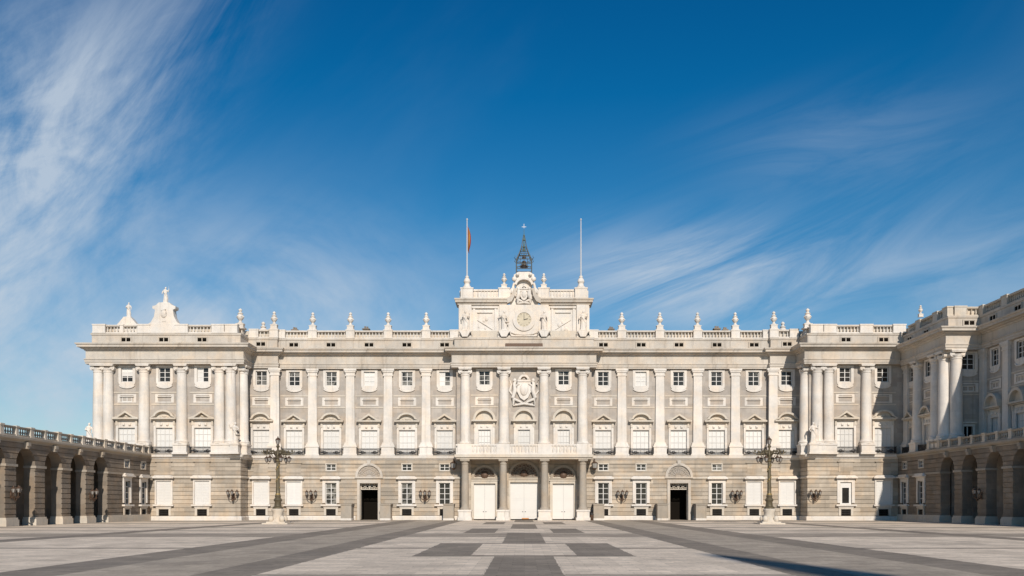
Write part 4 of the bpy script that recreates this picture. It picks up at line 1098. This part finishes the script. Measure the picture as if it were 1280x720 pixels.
def statue_mesh(h=3.0, pose=0, mat='lime'):
    b = MB(); k = h / 3.0
    fold = lambda r, j, a: r * (1 + .10 * math.sin(7 * a + j))
    prof = [(.46, 0), (.44, .2), (.40, .8), (.36, 1.2), (.33, 1.5), (.30, 1.75), (.36, 2.1), (.40, 2.35), (.34, 2.5), (.14, 2.56), (.11, 2.66)]
    seg = 28; vs = []
    for j, (r, z) in enumerate(prof):
        for i in range(seg):
            a = 2 * PI * i / seg; rr = fold(r, z * 1.2, a) if z < 2 else r
            sway = .06 * math.sin(z * 1.6 + pose)
            vs.append((sway + rr * math.cos(a) * (1.08 if z > 1.9 else 1), rr * math.sin(a) * .78, z))
    n = len(prof)
    b.add(vs, [[i * seg + j, i * seg + (j + 1) % seg, (i + 1) * seg + (j + 1) % seg, (i + 1) * seg + j] for i in range(n - 1) for j in range(seg)] + [list(range(seg))[::-1], [(n - 1) * seg + j for j in range(seg)]])
    b.ball((.05, -.03, 2.82), .17, .92, 1.05, 1.22, 14, 10); b.ball((.05, -.2, 2.80), .035, 1, 1, 1.4, 6, 6)
    b.ball((.05, .02, 2.88), .185, 1, 1.02, 1.05, 12, 8)
    for e in (-1, 1): b.ball((.05 + e * .16, -.02, 2.82), .04, .5, .8, 1.2, 6, 6)
    if pose == 0:
        b.tube([(-.36, 0, 2.36), (-.58, -.08, 1.98), (-.50, -.34, 1.68)], [.14, .11, .075], 10); b.ball((-.5, -.38, 1.64), .09)
        b.tube([(.40, 0, 2.36), (.66, -.05, 2.1), (.74, -.22, 2.5)], [.14, .11, .075], 10); b.ball((.74, -.24, 2.56), .09)
        b.tube([(.74, -.24, .1), (.74, -.24, 3.2)], .04, 6)
    elif pose == 1:
        b.tube([(-.36, 0, 2.36), (-.66, -.1, 2.25), (-.78, -.2, 2.62)], [.14, .11, .075], 10); b.ball((-.79, -.22, 2.68), .09)
        b.tube([(.40, 0, 2.36), (.55, -.12, 1.95), (.28, -.38, 1.82)], [.14, .11, .075], 10); b.ball((.24, -.4, 1.82), .09)
        b.lathe([(.3, -.06), (.34, 0), (.3, .06)], .5, -.3, 14, z=1.2)
    else:
        b.tube([(-.36, 0, 2.36), (-.54, -.1, 1.95), (-.2, -.36, 1.95)], [.14, .11, .075], 10); b.ball((-.16, -.38, 1.96), .09)
        b.tube([(.40, 0, 2.36), (.56, -.05, 1.95), (.55, -.15, 1.55)], [.14, .11, .075], 10); b.ball((.55, -.17, 1.48), .09)
    b.tube([(-.40, .05, 2.35), (-.05, -.30, 1.9), (.38, -.18, 1.2), (.42, .05, .5)], [.10, .12, .14, .1], 8)
    b.cbox(.02, 0, -.12, 1.1, .85, .13)
    b.v = [(x * k, y * k, (z + .12) * k) for x, y, z in b.v]
    return b.mesh('statue_body', mat, 50)
SM = [statue_mesh(3.0, p) for p in range(3)]
def statue(x, y, z, pose, label, k=1.0, rz=0, mesh=None, group='stone statues on the palace front'):
    o = solo('statue', mesh or SM[pose], label, 'statue', (x, y, z), rz, group)
    md = o.modifiers.new('fuse', 'REMESH'); md.mode = 'VOXEL'; md.voxel_size = .05; md.use_smooth_shade = True
    o.scale = (k, k, k); return o
for i, x in enumerate((-9.15, -3.1, 3.1, 9.15)):
    lab = ['stone figure on a corbel at the left end of the clock gable', 'stone figure on the corbel immediately left of the clock', 'stone figure on the corbel immediately right of the clock', 'stone figure on a corbel at the right end of the clock gable'][i]
    statue(x, GY - .80, 29.36, i % 3, lab, .98)
pedm = MB().cbox(0, 0, 0, 1.5, 1.3, .25).cbox(0, 0, .25, 1.3, 1.1, 1.1).cbox(0, 0, 1.35, 1.5, 1.3, .25).mesh('statue_pedestal', 'lime')
for x, lab, p in ((-43.5, 'pale statue standing at the inner corner of the left pavilion, above the ground storey', 1), (43.5, 'pale statue standing at the inner corner of the right pavilion, above the ground storey', 0), (-65.9, 'pale statue at the outer left corner of the palace, peeping over the arcade', 2)):
    pp = part('statue_pedestal', pedm, PAL, (x + (.0), PY - .75 + .9, 10.02)) if x < -60 else part('statue_pedestal', pedm, PAL, (x, PY - .2 - .55, 10.02))
    statue(x, (PY - .75 + .9) if x < -60 else PY - .75, 11.63, p, lab, 1.0)
statue(-54.5, yf + .5, 33.0, 0, 'small pale figure crowning the scrolled frontispiece of the left pavilion', .78)
statue(-60.4, yf + 1.2, 31.0, 2, 'small pale figure on the sloped roof pedestal at the far left', .72)

# flagpoles
def flagpole(x, label):
    r = root('flagpole', label, 'flagpole', (x, GY + .25, 36.2), 0, 'flagpoles on the clock gable')
    part('base', MB().lathe([(.7, 0), (.7, .2), (.5, .35), (.4, .7), (.55, 1.0), (.45, 1.4), (.25, 1.6), (.3, 1.75), (.2, 1.95)], 0, 0, 16).mesh('pole_base', 'lime'), r)
    part('pole', MB().tube([(0, 0, 1.9), (0, 0, 5), (0, 0, 10.7)], [.13, .11, .07], 10).mesh('pole_shaft', 'pole'), r)
    part('finial', MB().ball((0, 0, 10.78), .15).mesh('pole_finial', 'pole'), r)
flagpole(-8.9, 'tall pale flagpole carrying a flag, left end of the clock gable')
flagpole(8.9, 'bare pale flagpole without a flag, right end of the clock gable')
fr_ = root('flag', 'red and yellow flag hanging limp from the left flagpole', 'flag', (-8.80, GY + .25, 46.0))
def flag_strip(u0, u1):
    b = MB(); nu, nv = 3, 16; vs = []
    for j in range(nv + 1):
        v = j / nv
        for i in range(nu + 1):
            u = u0 + (u1 - u0) * i / nu                       # u runs across the gathered cloth
            x = .52 * u * (.45 + .55 * math.sin(PI * min(1, v * 1.15 + .08)) ** .7)
            y = .16 * math.sin(u * 11 + v * 2.0) * (.3 + v)
            vs.append((x, y, -3.8 * v - u * .9 * (1 - v * .3)))
    for j in range(nv):
        for i in range(nu):
            a = j * (nu + 1) + i; b.f.append([a, a + 1, a + nu + 2, a + nu + 1])
    b.v = vs; return b
for nm, u0, u1, mt in (('red_stripe', 0, .28, 'red'), ('yellow_stripe', .28, .70, 'yellow'), ('red_stripe', .70, 1.0, 'red')):
    part(nm, flag_strip(u0, u1).mesh(nm, mt, fix=False), fr_)

# bell cage
bc = root('bell_cage', 'dark wrought iron bell cage with a spire on top of the clock gable', 'bell cage', (0, 1.2, 38.75))
f = MB()
for sx in (-1, 1):
    for sy in (-1, 1):
        f.tube([(sx * 1.2, sy * .9, -.3), (sx * 1.2, sy * .9, 2.1)], .09, 6)
        f.tube([(sx * 1.2, sy * .9, 2.1), (sx * .75, sy * .6, 3.1), (sx * .40, sy * .32, 4.2), (sx * .10, sy * .08, 6.0)], [.08, .07, .06, .05], 6)
        f.tube([(sx * 1.2, sy * .9, 2.0), (sx * 1.5, sy * 1.1, 2.25), (sx * 1.35, sy * 1.0, 2.6)], .05, 5)
for z, k_ in ((0.6, 1.2), (1.4, 1.2), (2.1, 1.2), (2.6, .98), (3.1, .75), (3.7, .58), (4.2, .42)):
    y = k_ * .78
    f.tube([(-k_, -y, z), (k_, -y, z), (k_, y, z), (-k_, y, z), (-k_, -y, z)], .06, 5)
for x in (-.6, 0, .6): f.tube([(x, -.9, .6), (x * .9, -.9, 2.1), (x * .4, -.45, 3.6)], .045, 5)
for sx in (-1, 1): f.tube([(sx * 1.2, -.92, .7), (-sx * 1.2, -.92, 2.0)], .04, 5)
part('frame', f.mesh('cage_frame', 'cage'), bc)
part('bell', MB().lathe([(.62, 1.05), (.58, 1.15), (.42, 1.5), (.36, 1.85), (.25, 2.02), (.05, 2.1)], 0, 0, 18).mesh('bell', 'bronze'), bc)
part('small_bell', MB().lathe([(.34, 2.5), (.30, 2.6), (.2, 2.95), (.04, 3.05)], 0, 0, 14).mesh('small_bell', 'bronze'), bc)
part('spire', MB().tube([(0, 0, 3.6), (0, 0, 5.2), (0, 0, 7.1)], [.24, .09, .03], 6).ball((0, 0, 5.4), .22).ball((0, 0, 6.1), .14).mesh('spire', 'green'), bc)
part('weather_vane', MB().box(-.35, .35, -.02, .02, 7.38, 7.46).box(-.04, .04, -.021, .021, 7.2, 7.9).mesh('weather_vane', 'pole'), bc)

# ================================================================== LAMPS
def lantern_meshes(k=1.0):
    g = MB().lathe([(.12, 0), (.24, .42)], 0, 0, 6).mesh('lantern_glass', 'lamp_glass')
    c = MB().lathe([(.27, .42), (.27, .46), (.16, .58), (.06, .66), (.05, .74), (.015, .8)], 0, 0, 6)
    c.lathe([(.05, -.12), (.13, -.04), (.13, 0)], 0, 0, 6)
    for a in range(6): 
        t = a * PI / 3; c.tube([(.125 * math.cos(t), .125 * math.sin(t), 0), (.25 * math.cos(t), .25 * math.sin(t), .43)], .014, 4)
    return g, c.mesh('lantern_cap', 'bronze')
LG, LC = lantern_meshes()
def lamp_post(x, y, label):
    r = root('lamp_post', label, 'lamp post', (x, y, 0), 0, 'cast iron lamp posts on the square')
    s_ = MB().box(-1.55, 1.55, -1.55, 1.55, 0, .16).box(-1.15, 1.15, -1.15, 1.15, .16, .32)
    s_.lathe([(1.0, 0), (.95, .12), (.72, .3), (.66, 1.1), (.78, 1.3), (.80, 1.48), (.6, 1.62)], 0, 0, 8, z=.32)
    for a in range(4):
        t = PI / 4 + a * PI / 2; s_.ball((.95 * math.cos(t), .95 * math.sin(t), .62), .36, 1, 1, 1.2, 10, 8)
    part('stone_base', s_.mesh('lamp_base', 'trim', 40), r)
    p = MB().lathe([(.50, 0), (.50, .15), (.34, .3), (.30, .8), (.42, 1.05), (.26, 1.35), (.30, 1.55), (.20, 1.75), (.19, 2.4)], 0, 0, 14, z=1.92)
    p.lathe([(.19, 0), (.17, 1.2), (.155, 3.4), (.25, 3.5), (.25, 3.65), (.16, 3.75)], 0, 0, 12, z=4.3)
    p.v = [(x * 1.3, y * 1.3, z) for x, y, z in p.v]; part('pole', p.mesh('lamp_pole', 'patina', 40), r)
    o = MB()
    for i in range(13):                                       # gilded garland winding up the shaft
        z = 4.5 + i * .25; t = i * 1.1; o.ball((.20 * math.cos(t), .20 * math.sin(t), z), .11, 1, 1, 1.3, 8, 6)
    o.lathe([(.30, 0), (.34, .1), (.26, .25)], 0, 0, 12, z=3.55); o.lathe([(.28, 0), (.33, .12), (.28, .24)], 0, 0, 12, z=7.75)
    part('gilding', o.mesh('gilding', 'gold', 50), r)
    arms_ = MB(); spots = []
    for a in range(6):
        t = R(a * 60); c, s2 = math.cos(t), math.sin(t)
        arms_.tube([(.12 * c, .12 * s2, 8.3), (.5 * c, .5 * s2, 8.72), (1.0 * c, 1.0 * s2, 8.70), (1.5 * c, 1.5 * s2, 8.62), (1.95 * c, 1.95 * s2, 8.80), (2.05 * c, 2.05 * s2, 9.0)], [.10, .09, .08, .07, .06, .04], 6)
        arms_.tube([(.2 * c, .2 * s2, 7.95), (.55 * c, .55 * s2, 8.05), (.95 * c, .95 * s2, 8.4), (1.0 * c, 1.0 * s2, 8.66)], .045, 5)
        for q_, h_ in ((.75, 9.0), (1.3, 8.95), (1.75, 9.02)):
            arms_.tube([(q_ * c, q_ * s2, 8.66), (q_ * c, q_ * s2, h_)], [.07, .05], 5); arms_.ball((q_ * c, q_ * s2, h_), .12, 1, 1, 1.3, 8, 6)
        arms_.tube([(1.38 * c, 1.38 * s2, 8.62), (1.38 * c, 1.38 * s2, 8.48)], .03, 5)
        spots.append((1.38 * c, 1.38 * s2, 7.70))
    arms_.lathe([(.16, 0), (.26, .2), (.16, .6), (.12, 1.3), (.24, 1.55), (.12, 1.75)], 0, 0, 10, z=8.05)
    part('arm', arms_.mesh('lamp_arms', 'patina', 50), r)
    spots.append((0, 0, 9.85))
    for q_ in spots:
        l = part('lantern', LC, r, q_); part('glass', LG, l)
        l.scale = (1.25,) * 3 if q_[2] > 9 else (1.15, 1.15, .95)
    return r
lamp_post(-30.4, -29.3, 'ornate many armed lamp post on a white stone base, left half of the square')
lamp_post(30.3, -29.3, 'ornate many armed lamp post with gilded shaft, right half of the square')

def wall_lamp(x, y, z, rz, label, group='bracket lamps on the walls round the square', k=1.0):
    r = root('wall_lamp', label, 'wall lamp', (x, y, z), rz, group)
    def mk():
        b = MB().box(-.16, .16, -.06, 0, -.55, .35).ball((0, -.08, -.1), .2, 1, .5, 1.4)
        b.tube([(0, -.05, -.35), (0, -.45, -.55), (0, -.8, -.3), (0, -.85, .05)], [.07, .06, .06, .05], 6)
        for sx in (-1, 1): b.tube([(0, -.6, -.45), (sx * .35, -.65, -.5), (sx * .62, -.65, -.2), (sx * .62, -.65, .02)], .05, 6)
        b.tube([(-.3, -.3, -.25), (0, -.5, -.65), (.3, -.3, -.25)], .05, 6); b.ball((0, -.55, -.62), .16, seg=8, rings=6)
        return b.mesh('lamp_bracket', 'bronze', 50)
    part('bracket', cached('wl', mk), r)
    for q_ in ((0, -.85, .16), (-.62, -.65, .13), (.62, -.65, .13)):
        l = part('lantern', LC, r, q_); l.scale = (.95, .95, .95); part('glass', LG, l)
    r.scale = (k, k, k)
WL = [(-43.9, PY, 'dark iron wall lamp at the right edge of the left pavilion'), (-33.1, 0, 'dark iron wall lamp right of the left lamp post, between shuttered and glazed windows'),
      (-15.4, 0, 'dark iron wall lamp between two glazed windows left of the portico'), (15.3, 0, 'dark iron wall lamp between two glazed windows right of the portico'),
      (33.1, 0, 'dark iron wall lamp left of the right lamp post, beside a shuttered window'), (43.9, PY, 'dark iron wall lamp at the left edge of the right pavilion')]
for x, y, l in WL: wall_lamp(x, y, 3.75, 0, l, k=1.1)
wall_lamp(-AX, -41.2, 3.6, R(90), 'dark iron wall lamp on the left arcade pier nearest the photo edge')
wall_lamp(-AX, -23.2, 3.6, R(90), 'dark iron wall lamp on the left arcade pier nearest the palace')
wall_lamp(AX, -29.2, 3.6, R(-90), 'dark iron wall lamp on a pier of the shaded right arcade')
def side_lantern(x, label):
    r = root('wall_lantern', label, 'lantern', (x, 0, 8.5), 0, 'big lanterns beside the portico')
    part('bracket', MB().tube([(0, -.02, .9), (0, -.6, 1.05), (0, -1.1, .85), (0, -1.1, .6)], .06, 6).box(-.15, .15, -.06, 0, .4, 1.1).mesh('lantern_bracket', 'bronze'), r)
    part('cage', MB().lathe([(.05, -.75), (.2, -.65), (.34, -.5), (.36, -.42)], 0, -1.1, 8).lathe([(.5, .3), (.5, .36), (.3, .5), (.08, .62)], 0, -1.1, 8).tube([(.42, -1.1, -.42), (.48, -1.1, .3)], .03, 5).tube([(-.42, -1.1, -.42), (-.48, -1.1, .3)], .03, 5).mesh('lantern_cage', 'bronze'), r)
    part('glass', MB().lathe([(.34, -.42), (.46, .3)], 0, -1.1, 8).mesh('big_lantern_glass', 'lamp_glass'), r)
side_lantern(-10.95, 'big bronze lantern on the wall left of the portico balcony')
side_lantern(10.95, 'big bronze lantern on the wall right of the portico balcony')

# stone guard posts flanking doors
def guard(x, label, wd=1.5, dp=2.2, h=2.5):
    r = root('guard_block', label, 'stone block', (x, -dp / 2 - .3, 0), 0, 'squat stone blocks beside the doorways')
    part('base', MB().cbox(0, 0, 0, wd + .16, dp + .16, .3).mesh('guard_base', 'lime'), r)
    b = MB().cbox(0, 0, .3, wd, dp, h - .52)
    for sx in (-1, 1): b.box(sx * wd * .5 - .07, sx * wd * .5 + .07, -dp / 2 - .04, -dp / 2, .32, h - .25)
    part('block', b.mesh('guard_body', 'gran'), r)
    part('cap', MB().cbox(0, 0, h - .22, wd + .14, dp + .14, .12).cbox(0, 0, h - .10, wd + .24, dp + .24, .14).mesh('guard_cap', 'gran'), r)
for x, l in ((-27.3, 'squat stone block left of the left dark doorway'), (-21.3, 'squat stone block right of the left dark doorway'), (-11.6, 'squat stone block left of the portico'),
             (11.5, 'squat stone block right of the portico'), (21.3, 'squat stone block left of the right dark doorway'), (27.2, 'squat stone block right of the right dark doorway')): guard(x, l)
# small things at the foot of the portico
b_ = root('waste_bin', 'small dark bin at the foot of the portico, right of its last column', 'bin', (10.35, PYF + .1, 0))
part('body', MB().lathe([(.24, 0), (.26, .05), (.30, .85)], 0, 0, 14).mesh('bin_body', 'bronze'), b_)
part('rim', MB().lathe([(.33, .85), (.33, .92), (.27, .92), (.27, .85)], 0, 0, 14).mesh('bin_rim', 'iron'), b_)
part('lid', MB().lathe([(.28, .9), (.22, 1.05), (.05, 1.12)], 0, 0, 14).mesh('bin_lid', 'iron'), b_)
o_ = root('barrier', 'low orange barrier lying before the middle white door', 'barrier', (.2, -.9, 0))
part('board', MB().box(-.55, .55, -.04, .04, .16, .34).mesh('barrier_board', 'orange'), o_)
for sx in (-1, 1): part('foot', MB().box(sx * .42 - .05, sx * .42 + .05, -.2, .2, 0, .06).box(sx * .42 - .03, sx * .42 + .03, -.03, .03, .06, .16).mesh('barrier_foot', 'iron'), o_)

# ================================================================== the bell tower across the square (behind the viewer): its shadow falls on the paving
TX, TY = None, None
h = 62.0; tip = (8.7, -96.0)
L = h / math.tan(R(SUN_EL))
TX = tip[0] + L * math.sin(R(SUN_AZ)); TY = tip[1] - L * math.cos(R(SUN_AZ))
tw = root('bell_tower', 'slender grey stone bell tower with a slate spire, across the square behind the viewer', 'tower', (TX, TY, 0))
part('shaft', MB().box(-2.6, 2.6, -2.6, 2.6, 0, 34).box(-2.9, 2.9, -2.9, 2.9, 34, 34.8).mesh('tower_shaft', 'panel'), tw)
bf = MB()
for sx in (-1, 1):
    for sy in (-1, 1): bf.box(sx * 1.6 - .55, sx * 1.6 + .55, sy * 1.6 - .55, sy * 1.6 + .55, 34.8, 41)
bf.box(-2.4, 2.4, -2.4, 2.4, 41, 41.8)
part('belfry', bf.mesh('tower_belfry', 'trim'), tw)
part('spire', MB().lathe([(2.4, 41.8), (2.1, 46), (1.8, 48), (1.5, 52), (1.1, 56), (.5, 60.5), (.05, h)], 0, 0, 8).mesh('tower_spire', 'roof'), tw)
